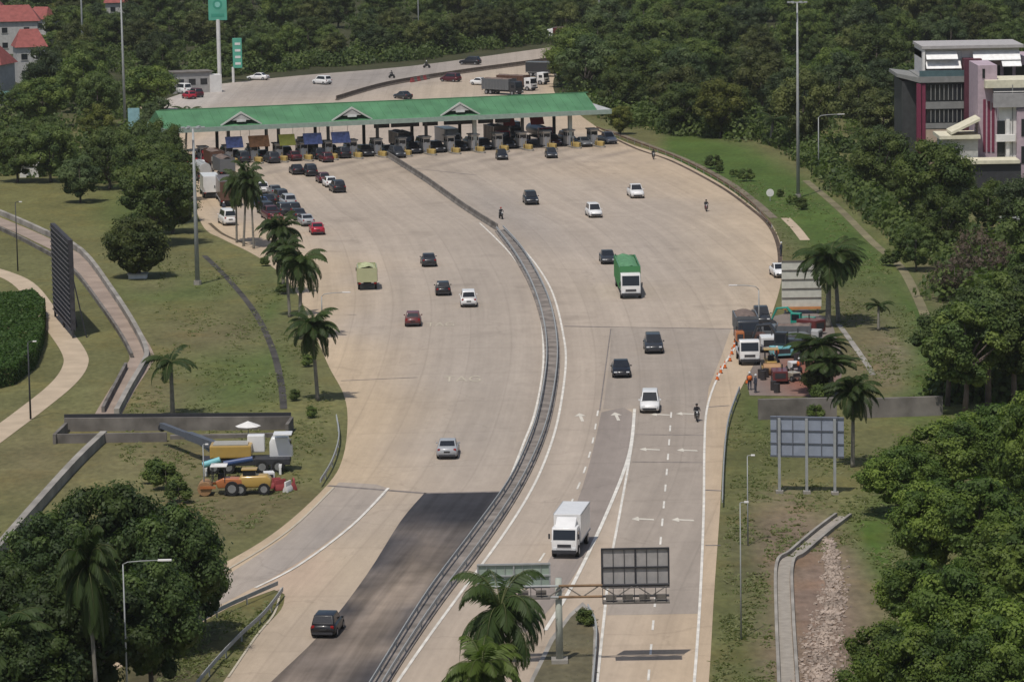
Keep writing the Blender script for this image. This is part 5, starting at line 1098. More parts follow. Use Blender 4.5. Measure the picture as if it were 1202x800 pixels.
# hand-placed edge trees (px base, scale, kind)
for px, py, sc, kd, lab in (
    (20, 214, .75, 'dark', 'dark tree at the top edge of the left lawn, by the pale shed'), (60, 214, .8, 'dark', 'dark tree at the top edge of the left lawn, right of the pale shed'),
    (94, 238, .62, 'blue', 'small blue green tree at the upper left lawn edge'), (128, 222, .85, 'dark', 'dark spreading tree behind the small lawn edge tree'), (165, 226, .95, 'dark', 'tall dark tree right behind the round bush'),
    (184, 288, 1.0, 'dark', 'big dark tree beside the left light mast'), (186, 262, .95, 'mid', 'mid green tree above the big dark tree by the mast'), (200, 236, .78, 'mid', 'mid green tree left of the brown lorry'), (172, 240, .9, 'dark', 'dark tree between the round bush and the lorries'), (190, 204, .75, 'mid', 'mid green tree at the left end of the toll roof'), (202, 274, .72, 'dark', 'dark tree behind the light mast')):
    placed.append(G(px, py)); put_tree(random.choice(FPR[kd]), px, py, lab, None, sc)
F1 = [(-50, 208), (75, 208), (100, 215), (180, 214), (196, 170), (182, 135), (172, 118), (235, 93), (250, 86), (300, 82), (480, 68), (600, 53), (640, 46), (652, 40), (690, 38), (725, 34), (740, -12), (-70, -14)]
n0 = forest([(246, 90), (300, 84), (480, 70), (600, 55), (640, 48), (690, 42), (700, 30), (640, 32), (600, 38), (480, 54), (300, 68), (246, 74)], 40, 5.6, .3, '', 'trees behind the toll plaza', ['dark', 'dark', 'mid', 'blue', 'olive'], .6, .85)
n1 = forest(F1, 105, 8.6, .32, 'in the woods behind and left of the toll plaza', 'trees behind the toll plaza', K1, .68, 1.08, HOUSES)
F2 = [(726, 52), (700, 66), (668, 82), (664, 106), (700, 128), (732, 140), (780, 148), (850, 154), (920, 164), (985, 196), (1045, 240), (1095, 290), (1115, 318), (1160, 345), (1240, 352), (1240, 300), (1180, 278), (1060, 262), (1048, 150), (1250, 148), (1250, -12), (740, -12)]
n2 = forest(F2, 140, 8.4, .32, 'in the forest right of the toll plaza', 'trees right of the toll plaza', K2, .72, 1.1, [[(1040, 75), (1040, 252), (1250, 275), (1250, 110), (1160, 75)], [(1095, 270), (1095, 345), (1200, 345), (1200, 270)]])
print('forest', n1, n2)
for px, py, sc, kd, lab in ((660, 100, .62, 'olive', 'dull olive tree where the distant road disappears'), (676, 106, .66, 'dark', 'dark tree just behind the right end of the toll roof'), (694, 116, .6, 'dark', 'dark tree behind the roof end, right of its neighbour'), (845, 162, .9, 'yellow', 'yellow green tree on the forest edge between the roof and the mast'), (800, 158, .8, 'dark', 'dark tree on the forest edge above the grass band start'), (728, 158, .45, 'yellow', 'small yellow green bush right of the toll roof')):
    put_tree(random.choice(FPR[kd]), px, py, lab, None, sc)
# in front of the office block
for k, (px, py, sc, kd) in enumerate(((1062, 236, .60, 'mid'), (1094, 236, .44, 'dark'), (1130, 244, .42, 'dark'), (1172, 252, .40, 'dark'), (1085, 266, .62, 'dark'), (1120, 270, .6, 'blue'), (1160, 272, .6, 'mid'), (1075, 318, .5, 'dark'), (1105, 300, .7, 'mid'))):
    put_tree(FPR[kd][k % 2], px, py, ['mid green tree leftmost below the office block', 'dark tree under the pink corner of the office block', 'dark tree below the cream porch', 'dark tree in front of the black wall', 'dark tree above the bright grass band end', 'blue green tree behind the bare brown tree', 'mid green tree above the bare brown tree', 'small dark rounded tree at the tip of the forest edge', 'mid green tree left of the bare brown tree'][k], None, sc)
for k, (px, py, sc, kd) in enumerate(((48, 118, .62, 'dark'), (66, 108, .66, 'mid'), (28, 140, .6, 'dark'), (80, 90, .7, 'dark'), (62, 66, .55, 'mid'), (-2, 82, .42, 'olive'), (130, 60, .8, 'dark'), (112, 40, .7, 'mid'))):
    put_tree(FPR[kd][k % 3], px, py, ['dark tree right in front of the second red roofed house', 'mid green tree right of the red roofed houses', 'dark tree below the nearest white house', 'dark tree between the houses and the farther mast', 'mid green tree beside the small red roof', 'olive tree between the upper and lower red roofs', 'dark tree in front of the red roof behind the nearer mast', 'mid green tree left of the red roof behind the nearer mast'][k], None, sc)
# round bush on the left lawn
bush = tree_proto('bush', 201, 4.3, 7.9, .3, 60, 260, .17, leaf_mat('bush_foliage', (.038, .055, .014), (.085, .10, .024)), cr=(.24, .34), spread=.8)
put_tree(bush, 163, 326, 'large round olive green bush alone on the left lawn', None, (1.02, 1, 1.0), 0)
# bare brownish tree
br_ = tree_proto('tree', 211, 5.0, 9.0, 1.0, 50, 80, .15, LX, cr=(.2, .3), spread=.95); put_tree(br_, 1152, 338, 'brownish half bare tree below the office block', None, .78, 0)
br2 = put_tree(br_, 1120, 352, 'low brown scrubby tree left of the half bare one', None, .55)
# near trees
NPr = [tree_proto('tree', 300+s, 5.0, 10.5, 1.5, 60, 420, .17, LN, cr=(.2, .32)) for s in range(2)]
NGr = [tree_proto('tree', 320+s, 4.6, 9.0, 1.0, 60, 420, .17, LG, cr=(.2, .30)) for s in range(1)]
def near(px, py, ytop, wpx, pr, lab):
    h = HT(px, py, ytop); s_ = .0174*(py+230); r0 = 4.8; hh = 10.5 if pr in NPr else 9.0; t = put_tree(pr, px, py, lab, None, (wpx/s_/2/r0, wpx/s_/2/r0, h/hh)); return t
for px, py, yt, wd, k, lab in ((205, 765, 585, 135, 0, 'big dark tree at the right side of the lower left clump, over the slip road'), (130, 745, 560, 150, 1, 'big dark tree forming the top of the lower left clump'), (62, 760, 598, 130, 0, 'big dark tree at the left of the lower left clump'), (95, 850, 660, 170, 1, 'dark tree in the middle of the lower left clump, bottom edge'), (10, 800, 655, 120, 1, 'dark tree on the left frame edge, lower left'), (180, 830, 650, 130, 0, 'dark tree behind the slim street lamp, lower left'), (20, 900, 720, 160, 0, 'dark tree in the bottom left corner'), (240, 742, 640, 60, 1, 'narrow dark tree touching the slip road edge')):
    near(px, py, yt, wd, NPr[k], lab)
LM2 = leaf_mat('right_near_foliage', (.054, .090, .018), (.145, .195, .036)); NR = [tree_proto('tree', 340+s, 5.0, 10.5, 1.2, 60, 420, .17, LM2, cr=(.2, .32)) for s in range(2)]; NPr += NR
for px, py, yt, wd, k, lab in ((1055, 606, 520, 95, 1, 'green tree leftmost in the lower right wood, beside the bright grass'), (1110, 592, 488, 110, 0, 'green tree along the top of the lower right wood'), (1170, 580, 470, 120, 1, 'green tree at the top right of the lower right wood'), (1215, 620, 455, 110, 0, 'green tree on the right frame edge below the dark grove'),
    (1095, 680, 560, 110, 0, 'green tree in the lower right wood beside the drain grass'), (1150, 690, 555, 130, 1, 'green tree deep in the lower right wood'), (1075, 760, 650, 100, 1, 'green tree above the rubble strip end'), (1200, 760, 600, 150, 0, 'large green tree against the right frame edge, lower down'), (1040, 832, 725, 100, 0, 'dark low tree overhanging the rubble strip'), (1120, 840, 660, 140, 1, 'large green tree at the lower right, second from the corner'), (1200, 880, 700, 150, 0, 'large green tree in the bottom right corner'), (1020, 880, 770, 90, 1, 'low tree at the bottom edge by the rubble'), (1080, 900, 730, 130, 0, 'tree at the bottom edge, middle of the lower right wood'), (1150, 905, 740, 130, 1, 'tree at the bottom edge near the corner')):
    near(px, py, yt, wd, NR[k], lab)
for px, py, yt, wd, lab in ((1180, 660, 590, 90, 'bright yellow green tree in the lower right wood'), (1130, 740, 655, 70, 'small bright yellow green tree in the lower right wood'), (1195, 745, 690, 60, 'bright green sapling by the right frame edge')):
    near(px, py, yt, wd, NGr[0], lab)
# dark grove right middle, tall trunks showing
GV = tree_proto('tree', 361, 4.2, 11.5, 3.6, 44, 340, .18, LD, cr=(.2, .32), bark=mat('pale_brown_bark', (.13, .10, .085), .95, var=.3)); GV2 = tree_proto('tree', 362, 4.2, 11.5, 2.4, 44, 340, .18, LM, cr=(.2, .32), bark=MATS['pale_brown_bark'])
for k, (px, py, sc, lab) in enumerate(((1112, 476, .82, 'slim tree with bare dark trunk nearest the retaining wall'), (1132, 488, .95, 'tall dark tree with pale trunk right of the retaining wall'), (1160, 480, 1.0, 'tall dark tree in the middle of the right hand grove'), (1190, 478, 1.0, 'tall dark tree on the right side of the grove'), (1145, 455, .9, 'dark tree at the back of the right hand grove'), (1178, 445, .95, 'dark tree at the back right of the grove'), (1212, 460, 1.0, 'dark tree of the grove cut by the right frame edge'), (1125, 440, .7, 'olive tree on the far left of the grove'), (1200, 410, .8, 'green tree above the grove at the right frame edge'), (1210, 372, .75, 'green tree at the right frame edge beside the brown tree'))):
    put_tree((GV, GV2)[k % 2], px, py, lab, None, sc)
# undergrowth under the forest edge
def undergrowth(polys, n, m):
    r = np.random.default_rng(77); Vs = []; Ts = []; 
    for poly, cnt in polys:
        ys = [p[1] for p in poly]; xs = [p[0] for p in poly]; gy0, gy1 = G(600, max(ys)).y, G(600, min(ys)).y; k = 0
        while k < cnt:
            px = r.uniform(min(xs), max(xs)); yy = gy0+(gy1-gy0)*r.uniform()**1.5; py = P((0, yy, 0))[1]
            if not inpoly(px, py, poly): continue
            if 1045 < px and 100 < py < 226: continue
            if -30 < px < 75 and 40 < py < 130: continue
            k += 1; g = G(px, py); R0 = r.uniform(1.6, 3.4); H0 = r.uniform(1.6, 4.2); nn_ = 110
            dd = r.normal(size=(nn_, 3)); dd /= np.linalg.norm(dd, axis=1)[:, None]; dd[:, 2] = abs(dd[:, 2]); p = np.array([g.x, g.y, 0])+dd*np.array([R0, R0, H0])*r.uniform(.6, 1.05, nn_)[:, None]
            nv = dd+r.normal(size=dd.shape)*.5; nv /= np.linalg.norm(nv, axis=1)[:, None]; a = np.cross(nv, r.normal(size=dd.shape)); a /= np.linalg.norm(a, axis=1)[:, None]; b = np.cross(nv, a); s1 = .34*r.uniform(.5, 1.2, nn_)[:, None]
            Vs.append(np.stack([p-a*s1, p-b*s1, p+a*s1, p+b*s1], 1).reshape(-1, 3)); Ts.append(np.repeat(np.clip(r.normal(r.uniform(.1, .9), .12, nn_), 0, 1), 4))
    V = np.concatenate(Vs); me = np_mesh('undergrowth', V, np.arange(len(V)).reshape(-1, 4), np.concatenate(Ts), m)
    o = bpy.data.objects.new('undergrowth', me); COL.objects.link(o); tag(o, 'low tangled undergrowth beneath the trees round the toll plaza', 'undergrowth', kind='stuff')
undergrowth([(F1, 900), (F2, 900), ([(246, 92), (300, 86), (480, 72), (600, 57), (690, 43), (700, 36), (600, 48), (480, 62), (300, 76), (246, 82)], 260), ([(668, 108), (700, 132), (728, 148), (770, 157), (850, 163), (912, 171), (966, 207), (1030, 256), (1085, 308), (1085, 285), (1020, 232), (920, 158), (780, 140), (700, 118)], 260),
    ([(1105, 470), (1215, 470), (1215, 400), (1120, 420)], 90), ([(1100, 355), (1100, 325), (1215, 315), (1215, 380)], 60)], 0, LD)
def tufts():
    r = np.random.default_rng(8); P0 = []
    polys = [([(185, 300), (230, 290), (330, 345), (390, 480), (370, 560), (270, 640), (190, 600), (130, 520), (180, 400)], 1700), ([(800, 180), (950, 225), (1060, 330), (1105, 465), (990, 470), (1000, 400), (925, 300), (900, 262), (850, 215)], 1300), ([(860, 480), (1010, 500), (1060, 600), (1060, 700), (1000, 640), (900, 660), (910, 820), (838, 820), (855, 600)], 1500), ([(262, 720), (330, 700), (300, 742), (262, 790), (215, 850), (180, 800)], 500), ([(650, 760), (690, 740), (695, 830), (640, 850)], 260)]
    for poly, cnt in polys:
        ys = [p[1] for p in poly]; xs = [p[0] for p in poly]; k = 0
        while k < cnt:
            px = r.uniform(min(xs), max(xs)); py = r.uniform(min(ys), max(ys))
            if inpoly(px, py, poly) and math.sin(px*.09+py*.05)+math.sin(px*.023-py*.11)+r.normal(0, .8) > .3: g = G(px, py); P0.append((g.x, g.y, 0)); k += 1
    P0 = np.repeat(np.array(P0), 5, 0); n = len(P0); P0[:, :2] += r.normal(0, .16, (n, 2)); h = r.uniform(.05, .17, n); th = r.uniform(0, 6.28, n); dx = np.stack([np.cos(th), np.sin(th), 0*th], 1)*r.uniform(.04, .12, n)[:, None]; ln = r.normal(0, .08, (n, 3)); ln[:, 2] = h; ln[:, :2] += r.normal(0, .16, (n, 2))
    V = np.stack([P0-dx, P0+dx, P0+dx*.5+ln, P0-dx*.5+ln], 1).reshape(-1, 3); me = np_mesh('grass_tufts', V, np.arange(len(V)).reshape(-1, 4), np.repeat(np.clip(r.normal(.5, .3, n), 0, 1), 4), leaf_mat('tuft_foliage', (.14, .17, .055), (.24, .24, .11)))
    o = bpy.data.objects.new('grass_tufts', me); COL.objects.link(o); tag(o, 'scattered tufts of longer grass over the verges and lawns', 'grass', kind='stuff')
tufts()
# small verge bushes
bs = tree_proto('bush', 401, 1.0, 1.5, .05, 12, 90, .09, LM, cr=(.35, .5), spread=.8)
for k, (px, py, sc) in enumerate(((838, 198, 1.4), (845, 203, .9), (876, 213, 1.3), (862, 208, .8), (930, 240, .9), (941, 246, 1.1), (915, 231, .7), (1150, 215, 1.4), (958, 492, .9), (965, 470, 1.1), (1045, 312, 1.3), (210, 590, 1.2), (195, 575, 1.5), (180, 566, 1.3), (345, 470, .7), (360, 430, .8), (332, 345, .9), (312, 312, .8), (365, 490, .7), (688, 735, .8))):
    put_tree(bs, px, py, 'small green shrub '+['on the upper right verge, larger of the leftmost pair', 'on the upper right verge, smaller of the leftmost pair', 'on the upper right verge, larger of the second pair', 'on the upper right verge, smaller of the second pair', 'just left of the tall mast foot', 'just right of the tall mast foot', 'beside the round white disc', 'below the office block garage', 'at the roadworks retaining wall foot', 'in the red earth corner by the dark palm', 'on the tip of the forest edge above the grass band', 'left of the mobile crane, lowest and nearest the big trees', 'left of the mobile crane, middle one', 'left of the mobile crane, nearest the headwall', 'near the lowest left verge palm foot', 'on the left verge between the two lower palms', 'on the left verge beside the queue palm foot', 'on the left verge above the queue palm', 'on the left verge just below the lowest palm', 'on the tip of the gantry island'][k], 'small shrubs along the verges', sc, cat='shrub')
# clipped hedge at the left with dark base wall
hp = [(-30, 372), (0, 364), (38, 358), (52, 370), (50, 405), (40, 432), (15, 452), (-30, 462)]
def hedge():
    r = np.random.default_rng(5); gp = [G(a, b) for a, b in hp]; poly = [(q.x, q.y) for q in gp]; xs = [q[0] for q in poly]; ys = [q[1] for q in poly]; pts = []; nr = []
    Hh = 1.9
    while len(pts) < 16000:
        x, y = r.uniform(min(xs), max(xs)), r.uniform(min(ys), max(ys))
        if inpoly(x, y, poly): pts.append((x, y, Hh+r.normal(0, .09)+.2*math.sin(x*1.3)*math.sin(y*.5))); nr.append((0, 0, 1))
    for a, b in zip(poly, poly[1:]+poly[:1]):
        n = int(math.hypot(b[0]-a[0], b[1]-a[1])*130); d = np.array([b[1]-a[1], a[0]-b[0], 0]); d /= np.linalg.norm(d)+1e-9
        for _ in range(n): u = r.uniform(); pts.append((a[0]+(b[0]-a[0])*u+r.normal(0, .08), a[1]+(b[1]-a[1])*u+r.normal(0, .08), r.uniform(.0, Hh))); nr.append(tuple(d))
    p = np.array(pts); nn = np.array(nr, float)+r.normal(size=p.shape)*.5; nn /= np.linalg.norm(nn, axis=1)[:, None]; a = np.cross(nn, r.normal(size=p.shape)); a /= np.linalg.norm(a, axis=1)[:, None]; b = np.cross(nn, a); s1 = .16*r.uniform(.6, 1.2, len(p))[:, None]
    V = np.stack([p-a*s1, p-b*s1, p+a*s1, p+b*s1], 1).reshape(-1, 3); T = np.repeat(np.clip(r.normal(.4, .2, len(p)), 0, 1), 4); me = np_mesh('hedge', V, np.arange(len(V)).reshape(-1, 4), T, leaf_mat('hedge_foliage', (.030, .062, .012), (.065, .115, .022)))
    o = bpy.data.objects.new('hedge', me); COL.objects.link(o); tag(o, 'bright green clipped hedge block at the left frame edge inside the path bend', 'hedge')
hedge()
# palms
def palm_proto(seed, H_, nf, fl, trunk_r=.17, droop=1.0, m=None):
    t = thing('palm_tree'); r = random.Random(seed); rr = np.random.default_rng(seed)
    bend = r.uniform(-.3, .3); MB().tube([(0, 0, -.1), (0, 0, .4), (bend*.4, 0, H_*.5), (bend, 0, H_)], [trunk_r*1.35, trunk_r*1.05, trunk_r*.9, trunk_r*.75], 9).obj('trunk', M_PALMBARK, t, True)
    Vs = []; T = []; stem = MB()
    for k in range(nf):
        az = 2*math.pi*k/nf*1.0+r.uniform(-.2, .2)+(k % 3)*2.1; el = r.choice([70, 50, 35, 20, 5, -10, -30])+r.uniform(-8, 8); L = fl*r.uniform(.85, 1.1); p = Vector((bend, 0, H_)); e = R(el); pts = [p.copy()]; n = 12; tint = r.uniform(.15, .8)
        for i in range(n):
            d = Vector((math.cos(az)*math.cos(e), math.sin(az)*math.cos(e), math.sin(e))); p = p+d*L/n; pts.append(p.copy()); e = max(e-R(6.2)*droop*(1+i*.10), R(-86))
        stem.tube(pts, [.035*(1-i/(n+2)) for i in range(n+1)], 4)
        for i in range(1, n*4):
            f = i/4; j = min(int(f), n-1); q = pts[j].lerp(pts[j+1], f-j); d = (pts[j+1]-pts[j]).normalized(); side = d.cross(Vector((0, 0, 1)))
            if side.length < .05: side = Vector((-math.sin(az), math.cos(az), 0))
            side.normalize(); u = f/n; ll = fl*.27*math.sin(math.pi*min(1, .12+u*.86))*r.uniform(.8, 1.1)
            for s in (-1, 1):
                v = (side*s*.85+d*.55+Vector((0, 0, -.45-.35*r.random()))).normalized(); wd_ = d*.045*fl/3
                tip = q+v*ll; mid = q+v*ll*.5+Vector((0, 0, .02)); Vs.append([q-wd_, mid-wd_*1.3, tip, mid+wd_*1.3]); T += [min(1, max(0, tint+r.uniform(-.15, .15)))]*4
    V = np.array([[tuple(v) for v in q] for q in Vs]).reshape(-1, 3); me = np_mesh('crown', V, np.arange(len(V)).reshape(-1, 4), np.array(T), m or LP); c = bpy.data.objects.new('crown', me); COL.objects.link(c); c.parent = t
    stem.obj('frond_stems', mat('frond_stem', (.10, .11, .04), .8), c)
    return t
PA = palm_proto(1, 6.5, 34, 3.1); PB = palm_proto(2, 6.5, 38, 3.1); PC = palm_proto(3, 3.0, 14, 1.7, .12); PD = palm_proto(4, 7.0, 30, 3.6, .2, 1.15); PG = palm_proto(5, 6.5, 34, 3.1, m=leaf_mat('bright_palm_foliage', (.055, .090, .016), (.11, .15, .03)))
ph = {id(PG): 6.5, id(PA): 6.5, id(PB): 6.5, id(PC): 3.0, id(PD): 7.0}; pf = {id(PG): 3.1, id(PA): 3.1, id(PB): 3.1, id(PC): 1.7, id(PD): 3.6}
def palm(pr, px, py, yc, wpx, lab, rz=None):
    h = HT(px, py, yc); s_ = .0174*(py+230); k = (wpx*1.22/2/s_)/(pf[id(pr)]*.82); put_tree(pr, px, py, lab, None, (k, k, h/ph[id(pr)]), rz, 'palm').rotation_euler = (random.uniform(-.05, .05), random.uniform(-.05, .05), random.uniform(0, 6.28))
palm(PA, 278, 285, 216, 32, 'leftmost of the three palms shading the left queue'); palm(PB, 286, 289, 208, 34, 'middle one of the three palms shading the left queue'); palm(PA, 298, 292, 218, 32, 'rightmost of the three palms shading the left queue')
palm(PB, 333, 345, 268, 46, 'palm just below the queue, left of the bright red saloon'); palm(PA, 352, 398, 308, 56, 'palm on the left verge level with the yellow green lorry'); palm(PB, 373, 470, 382, 56, 'lowest palm on the left verge beside the wide carriageway'); palm(PB, 340, 372, 296, 44, 'palm between the queue palm and the lorry palm')
palm(PC, 203, 488, 424, 52, 'small lone palm on the left lawn above the headwall'); palm(PD, 972, 384, 302, 78, 'tallest palm beside the slatted billboard'); palm(PA, 984, 378, 300, 62, 'palm right behind the tallest palm')
palm(PB, 964, 464, 405, 66, 'dense dark palm below the roadworks machines'); palm(PB, 975, 468, 425, 60, 'second dense dark palm close behind the blank signboard'); put_tree(bush, 960, 466, 'dark rounded bush under the dense palms by the roadworks', None, (.42, .4, .42), 1.0)
palm(PA, 1001, 548, 458, 58, 'palm between the blank signboard and the lower right wood'); palm(PC, 1031, 388, 358, 30, 'tiny palm on the grass of the right bank')
palm(PD, 590, 905, 716, 104, 'large palm in the foreground before the gantry'); palm(PG, 562, 935, 784, 92, 'bright palm crown at the bottom edge left of the large foreground palm')
palm(PA, 118, 880, 668, 66, 'palm rising among the lower left trees'); palm(PB, 18, 900, 748, 110, 'palm crown in the bottom left corner'); palm(PB, 218, 178, 135, 34, 'small palm by the left end of the toll roof')
palm(PC, 905, 170, 140, 40, 'dark palm on the forest edge left of the tall mast')

# ------------------------------------------------------------------ buildings
M_ROOFR = mat('red_tile_roof', (.25, .075, .065), .8, var=.2, scale=1.2)
def house(px, py, ytop, wpx, dep, rz, lab, wallm=mat('house_wall', (.42, .41, .39), .85), hip=True):
    g = G(px, py); h = HT(px, py, ytop); s_ = .0174*(py+230); wd = wpx/s_; t = thing('house', (g.x, g.y, 0), rz, lab, 'house'); hw = h*.68
    MB().box((0, 0, hw/2), (wd*.88, dep*.88, hw)).obj('wall', wallm, t)
    a, b = wd/2, dep/2; rf = MB().add([(-a, -b, hw-.05), (a, -b, hw-.05), (a, b, hw-.05), (-a, b, hw-.05), (-a*.55, 0, h), (a*.55, 0, h)], [(0, 1, 5, 4), (1, 2, 5), (2, 3, 4, 5), (3, 0, 4), (3, 2, 1, 0)]).obj('roof', M_ROOFR, t)
    n = max(2, int(wd/4.2))
    for fl in (0, 1):
        for k in range(n):
            x = -wd*.44+wd*.88*(k+.5)/n; o = MB().box((x, -dep*.44-.02, hw*(.27+.46*fl)), (1.3, .08, 1.25)).obj('window', M_GLASS, t); MB().box((x, -dep*.44-.05, hw*(.27+.46*fl)-.72), (1.6, .16, .1)).obj('sill', wallm, o)
    return t
house(-14, 122, 52, 60, 9, -.25, 'nearest white walled house with a red hipped roof at the left frame edge'); house(36, 96, 34, 40, 8, .25, 'white walled house with red roof right of the nearest one'); house(20, 62, 6, 60, 9, .1, 'house with a broad red roof, upper left corner'); house(50, 50, 8, 34, 8, -.4, 'small red roofed house at the right of the upper row'); house(142, 32, -12, 40, 9, .1, 'red roofed house at the top edge behind the nearer mast'); house(-12, 40, -2, 40, 8, 0, 'red roofed house cut by the upper left frame corner')
g = G(12, 128); t = thing('car_porch', (g.x, g.y, 0), 0, 'flat teal car porch below the left houses', 'porch'); MB().box((0, 0, 3.2), (7, 5, .25)).obj('roof', mat('teal_porch', (.14, .28, .30), .6), t)
for x in (-3, 3):
    for y in (-2, 2): MB().box((x, y, 1.6), (.25, .25, 3.1)).obj('post', M_WWALL, t)
for k, (px, py, wd, hh, lab) in enumerate(((36, 207, 3.0, 1.8, 'small pale shed under the trees at the top of the left lawn, wider one'), (45, 205, 1.2, 2.6, 'narrow white kiosk beside the pale shed under the trees'), (150, 222, 1.5, 1.6, 'little white kiosk under the trees above the round bush'), (163, 325, 2.2, .5, 'pale low box at the foot of the round bush'))):
    g = G(px, py); t = thing('shed', (g.x, g.y-1, 0), 0, lab, 'shed'); MB().box((0, 0, hh/2), (wd, 1.4, hh)).obj('wall', M_WWALL, t); MB().box((0, 0, hh+.06), (wd+.3, 1.7, .12)).obj('roof', M_BOOTH2, t)
# plaza office, left behind the roof
g = G(232, 108); t = thing('plaza_office', (g.x, g.y, 0), .3, 'small white plaza office beyond the left end of the toll roof', 'building'); h = HT(232, 108, 84); MB().box((-1.5, 0, h/2), (8, 5, h)).obj('wall', mat('office_wall', (.30, .29, .28), .8), t); MB().box((3.2, -1.5, h/2-.3), (2.4, 3, h-.6)).obj('white_wing', M_WWALL, t)
MB().box((-1.5, 0, h+.1), (8.6, 5.6, .2)).obj('roof', M_DCONC, t)
for k in range(3): MB().box((-4+k*2.4, -2.52, h*.55), (1.4, .06, 1.2)).obj('window', M_GLASS, t)
place(('hatch', 'red'), 222, 116, .5, 'red hatchback parked by the plaza office', 'car'); place(('van', 'white'), 214, 110, .6, 'white van parked by the plaza office', 'van'); place(('suv', 'maroon'), 229, 114, .5, 'maroon off-roader parked by the plaza office', 'car')
place(('tipper', 'red', 'brown', 7, 2.3, 2.8, 2.4), G(250, 196), 0, ANG, 'red lorry at the leftmost toll lane', 'lorry')

# office block, upper right
M_DFAC = mat('dark_facade', (.05, .052, .052), .6, var=.2); M_CRIM = mat('crimson_trim', (.17, .03, .06), .7); M_GREYW = mat('grey_band', (.22, .22, .21), .8); M_PINK = mat('pinkish_wall', (.42, .33, .37), .8); M_CRF = mat('cream_roof', (.62, .58, .44), .8)
gB = G(1080, 212); s_ = .0174*(212+230); t = thing('office_block', (gB.x, gB.y, 0), .0, 'dark glazed office block with crimson corner fin and white penthouse', 'building')
def zz(y): return HT(1080, 212, y)
def xx(px): return (px-1080)/s_
def bx(name, xa, xb, ya, yb, y0, y1, m, parent=None):
    za, zb = max(0, zz(yb)), zz(ya); return MB().box(((xx(xa)+xx(xb))/2, (y0+y1)/2, (za+zb)/2), (xx(xb)-xx(xa), y1-y0, zb-za)).obj(name, m, parent or t)
bx('wall', 1079, 1134, 95, 212, 0, 14, M_DFAC); bx('wall', 1062, 1079, 97, 212, 2.5, 14, M_DFAC)
bx('corner_fin', 1076, 1081, 98, 212, -.5, .6, M_CRIM); bx('corner_fin', 1082, 1086, 98, 212, -.4, .6, M_CRIM)
bx('floor_band', 1079, 1132, 90, 97, -.6, 14, M_GREYW); bx('floor_band', 1085, 1132, 120, 128, -.35, .2, M_GREYW); bx('floor_band', 1085, 1132, 145, 151, -.35, .2, M_GREYW)
o = MB().add([(xx(1056), 3.5, zz(92)), (xx(1079), -.6, zz(97)), (xx(1079), 14, zz(97)), (xx(1056), 14, zz(92)), (xx(1056), 3.5, zz(88)), (xx(1079), -.6, zz(91)), (xx(1079), 14, zz(91)), (xx(1056), 14, zz(88))], [(3, 2, 1, 0), (4, 5, 6, 7), (0, 1, 5, 4), (1, 2, 6, 5), (2, 3, 7, 6), (3, 0, 4, 7)]).obj('side_ledge', M_GREYW, t)
for (ya, yb) in ((100, 118), (129, 144)):
    for k in range(9): 
        w_ = bx('window', 1088+k*5, 1091.8+k*5, ya, yb, -.08, .05, M_GLASS)
        m_ = bx('mullion', 1091.9+k*5, 1092.8+k*5, ya, yb, -.22, .03, M_GREYW)
bx('ground_floor', 1086, 1120, 152, 212, -.3, .2, mat('tan_wall', (.42, .33, .25), .8))
bx('penthouse', 1084, 1130, 62, 90, 2.2, 12, mat('penthouse_wall', (.50, .49, .48), .8)); bx('penthouse_roof', 1083, 1200, 55, 58.5, 1.0, 13, mat('pale_flat_roof', (.38, .36, .35), .8))
for (ya, yb, xa, xb, y0_) in ((62, 70, 1088, 1124, 2.0), (72, 81, 1088, 1128, 2.0), (62, 72, 1142, 1196, 2.0), (71, 79, 1174, 1196, 1.0)):
    A_ = [(xx(xa), y0_-1.6, zz(yb)), (xx(xb), y0_-1.6, zz(yb)), (xx(xb), y0_+.1, zz(ya)), (xx(xa), y0_+.1, zz(ya))]; MB().add(A_+[(a, b, c-.08) for a, b, c in A_], [(0, 1, 2, 3), (7, 6, 5, 4), (0, 4, 5, 1), (1, 5, 6, 2), (2, 6, 7, 3), (3, 7, 4, 0)]).obj('awning', mat('bright_awning', (.78, .77, .75), .6), t)
bx('penthouse_window', 1088, 1128, 80, 81, 2.05, 2.3, M_WWALL); bx('penthouse_window', 1088, 1128, 81, 84, 2.1, 2.3, M_DARKMETAL); bx('parapet', 1079, 1132, 83, 90, -.5, -.2, mat('teal_glass', (.08, .13, .14), .3))
bx('stair_tower', 1130, 1150, 70, 212, -1.0, 12, mat('crimson_brown', (.10, .03, .045), .8)); bx('stair_slot', 1136, 1141, 74, 180, -1.12, -.98, M_DFAC)
bx('white_frame', 1084, 1196, 59, 70, 2.4, 12, M_WWALL); bx('white_frame', 1084, 1087, 59, 90, 1.2, 2.2, M_WWALL)
bx('rear_wing', 1150, 1215, 70, 212, 3, 13, M_PINK)
for k in range(3): bx('wing_window', 1165+k*14, 1175+k*14, 80, 92, 2.9, 3.1, M_GLASS)
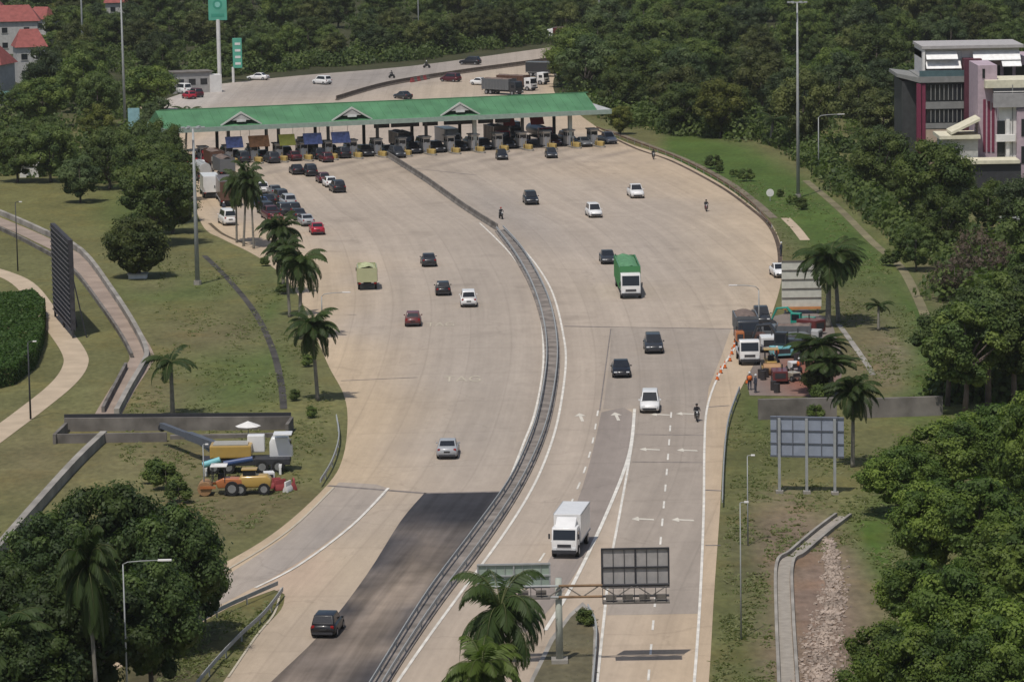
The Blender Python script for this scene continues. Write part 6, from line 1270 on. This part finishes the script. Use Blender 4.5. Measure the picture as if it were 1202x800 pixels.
# neighbouring white block
gB2 = G(1160, 226); t2 = thing('apartment_block', (gB2.x, gB2.y, 0), 0, 'white and pink balcony block with cream flat roofs at the right frame edge', 'building')
def zq(y): return HT(1160, 226, y)
def by(name, xa, xb, ya, yb, y0, y1, m):
    s2 = .0174*(226+230); X = lambda p: (p-1160)/s2; za, zb = max(0, zq(yb)), zq(ya); return MB().box(((X(xa)+X(xb))/2, (y0+y1)/2, (za+zb)/2), (X(xb)-X(xa), y1-y0, zb-za)).obj(name, m, t2)
by('wall', 1150, 1172, 78, 226, 2, 12, M_PINK); by('wall', 1172, 1192, 115, 226, 0, 12, M_WWALL); by('wall', 1192, 1230, 130, 226, -.6, 12, M_PINK)
by('flat_roof', 1157, 1230, 95, 104, 0.5, 9, M_CRF); by('balcony', 1165, 1230, 110, 126, -.9, 0, mat('grey_balcony', (.30, .29, .29), .8)); by('recess', 1166, 1230, 104, 111, .3, 1, M_DARKMETAL)
by('window', 1170, 1179, 142, 158, -.1, .1, M_GLASS); by('window', 1170, 1179, 166, 188, -.1, .1, M_GLASS); by('ledge', 1168, 1190, 158, 166, -.9, 0, M_WWALL); by('pier', 1180, 1184, 140, 190, -.4, 0, M_WWALL)
by('window', 1155, 1158, 82, 93, 1.9, 2.1, M_GLASS); by('window', 1197, 1202, 140, 160, -.7, -.5, M_GLASS); by('window', 1197, 1202, 172, 192, -.7, -.5, M_GLASS)
for k in range(3): by('window', 1156+k*5, 1159+k*5, 118+k*2, 180, 1.9, 2.1, M_CRIM)
by('wing_roof', 1103, 1150, 158, 162, -1.0, 7, M_CRF); by('porch_wall', 1107, 1148, 162, 226, -.2, 6, mat('pale_porch', (.36, .36, .34), .8)); by('garage_roof', 1127, 1190, 184, 188, -5.5, -.7, M_CRF); by('garage_wall', 1129, 1192, 188, 226, -5.0, -.7, M_DARKMETAL); by('rail', 1165, 1230, 107, 108, -.95, -.88, M_WWALL); by('pipe', 1187, 1188, 100, 226, -.12, 0, M_GREYW)
tr = MB().add([((1117-1160)/7.9, -.8, zq(157)), ((1150-1160)/7.9, -.8, zq(141)), ((1150-1160)/7.9, 5, zq(141)), ((1117-1160)/7.9, 5, zq(157)), ((1117-1160)/7.9, -.8, zq(154)), ((1150-1160)/7.9, -.8, zq(138)), ((1150-1160)/7.9, 5, zq(138)), ((1117-1160)/7.9, 5, zq(154))], [(3, 2, 1, 0), (4, 5, 6, 7), (0, 1, 5, 4), (1, 2, 6, 5), (2, 3, 7, 6), (3, 0, 4, 7)]).obj('sloped_ramp_roof', M_CRF, t2)
for k, (px, py, cn, lab) in enumerate(((1068, 222, 'blue', 'blue car parked at the foot of the office block'), (1076, 216, 'white', 'white car parked at the foot of the office block'), (1190, 262, 'silver', 'silver car parked below the apartment block'))):
    place(('sedan', cn), px, py, .9, lab, 'car')
print('objects', len(bpy.data.objects))

# thin tropical haze over the whole place
bm_ = MB().box((0, 800, 34), (2400, 2400, 70)); me_ = bpy.data.meshes.new('haze'); me_.from_pydata(bm_.v, [], bm_.f)
mh = bpy.data.materials.new('haze_air'); mh.use_nodes = True; mh.node_tree.nodes.clear(); ou = mh.node_tree.nodes.new('ShaderNodeOutputMaterial'); pv = mh.node_tree.nodes.new('ShaderNodeVolumePrincipled')
pv.inputs['Color'].default_value = (.90, .91, .90, 1); pv.inputs['Density'].default_value = .000045; mh.node_tree.links.new(pv.outputs[0], ou.inputs['Volume']); me_.materials.append(mh)
oh = bpy.data.objects.new('haze', me_); COL.objects.link(oh); tag(oh, 'thin pale haze in the air over the whole scene', 'haze', kind='stuff')
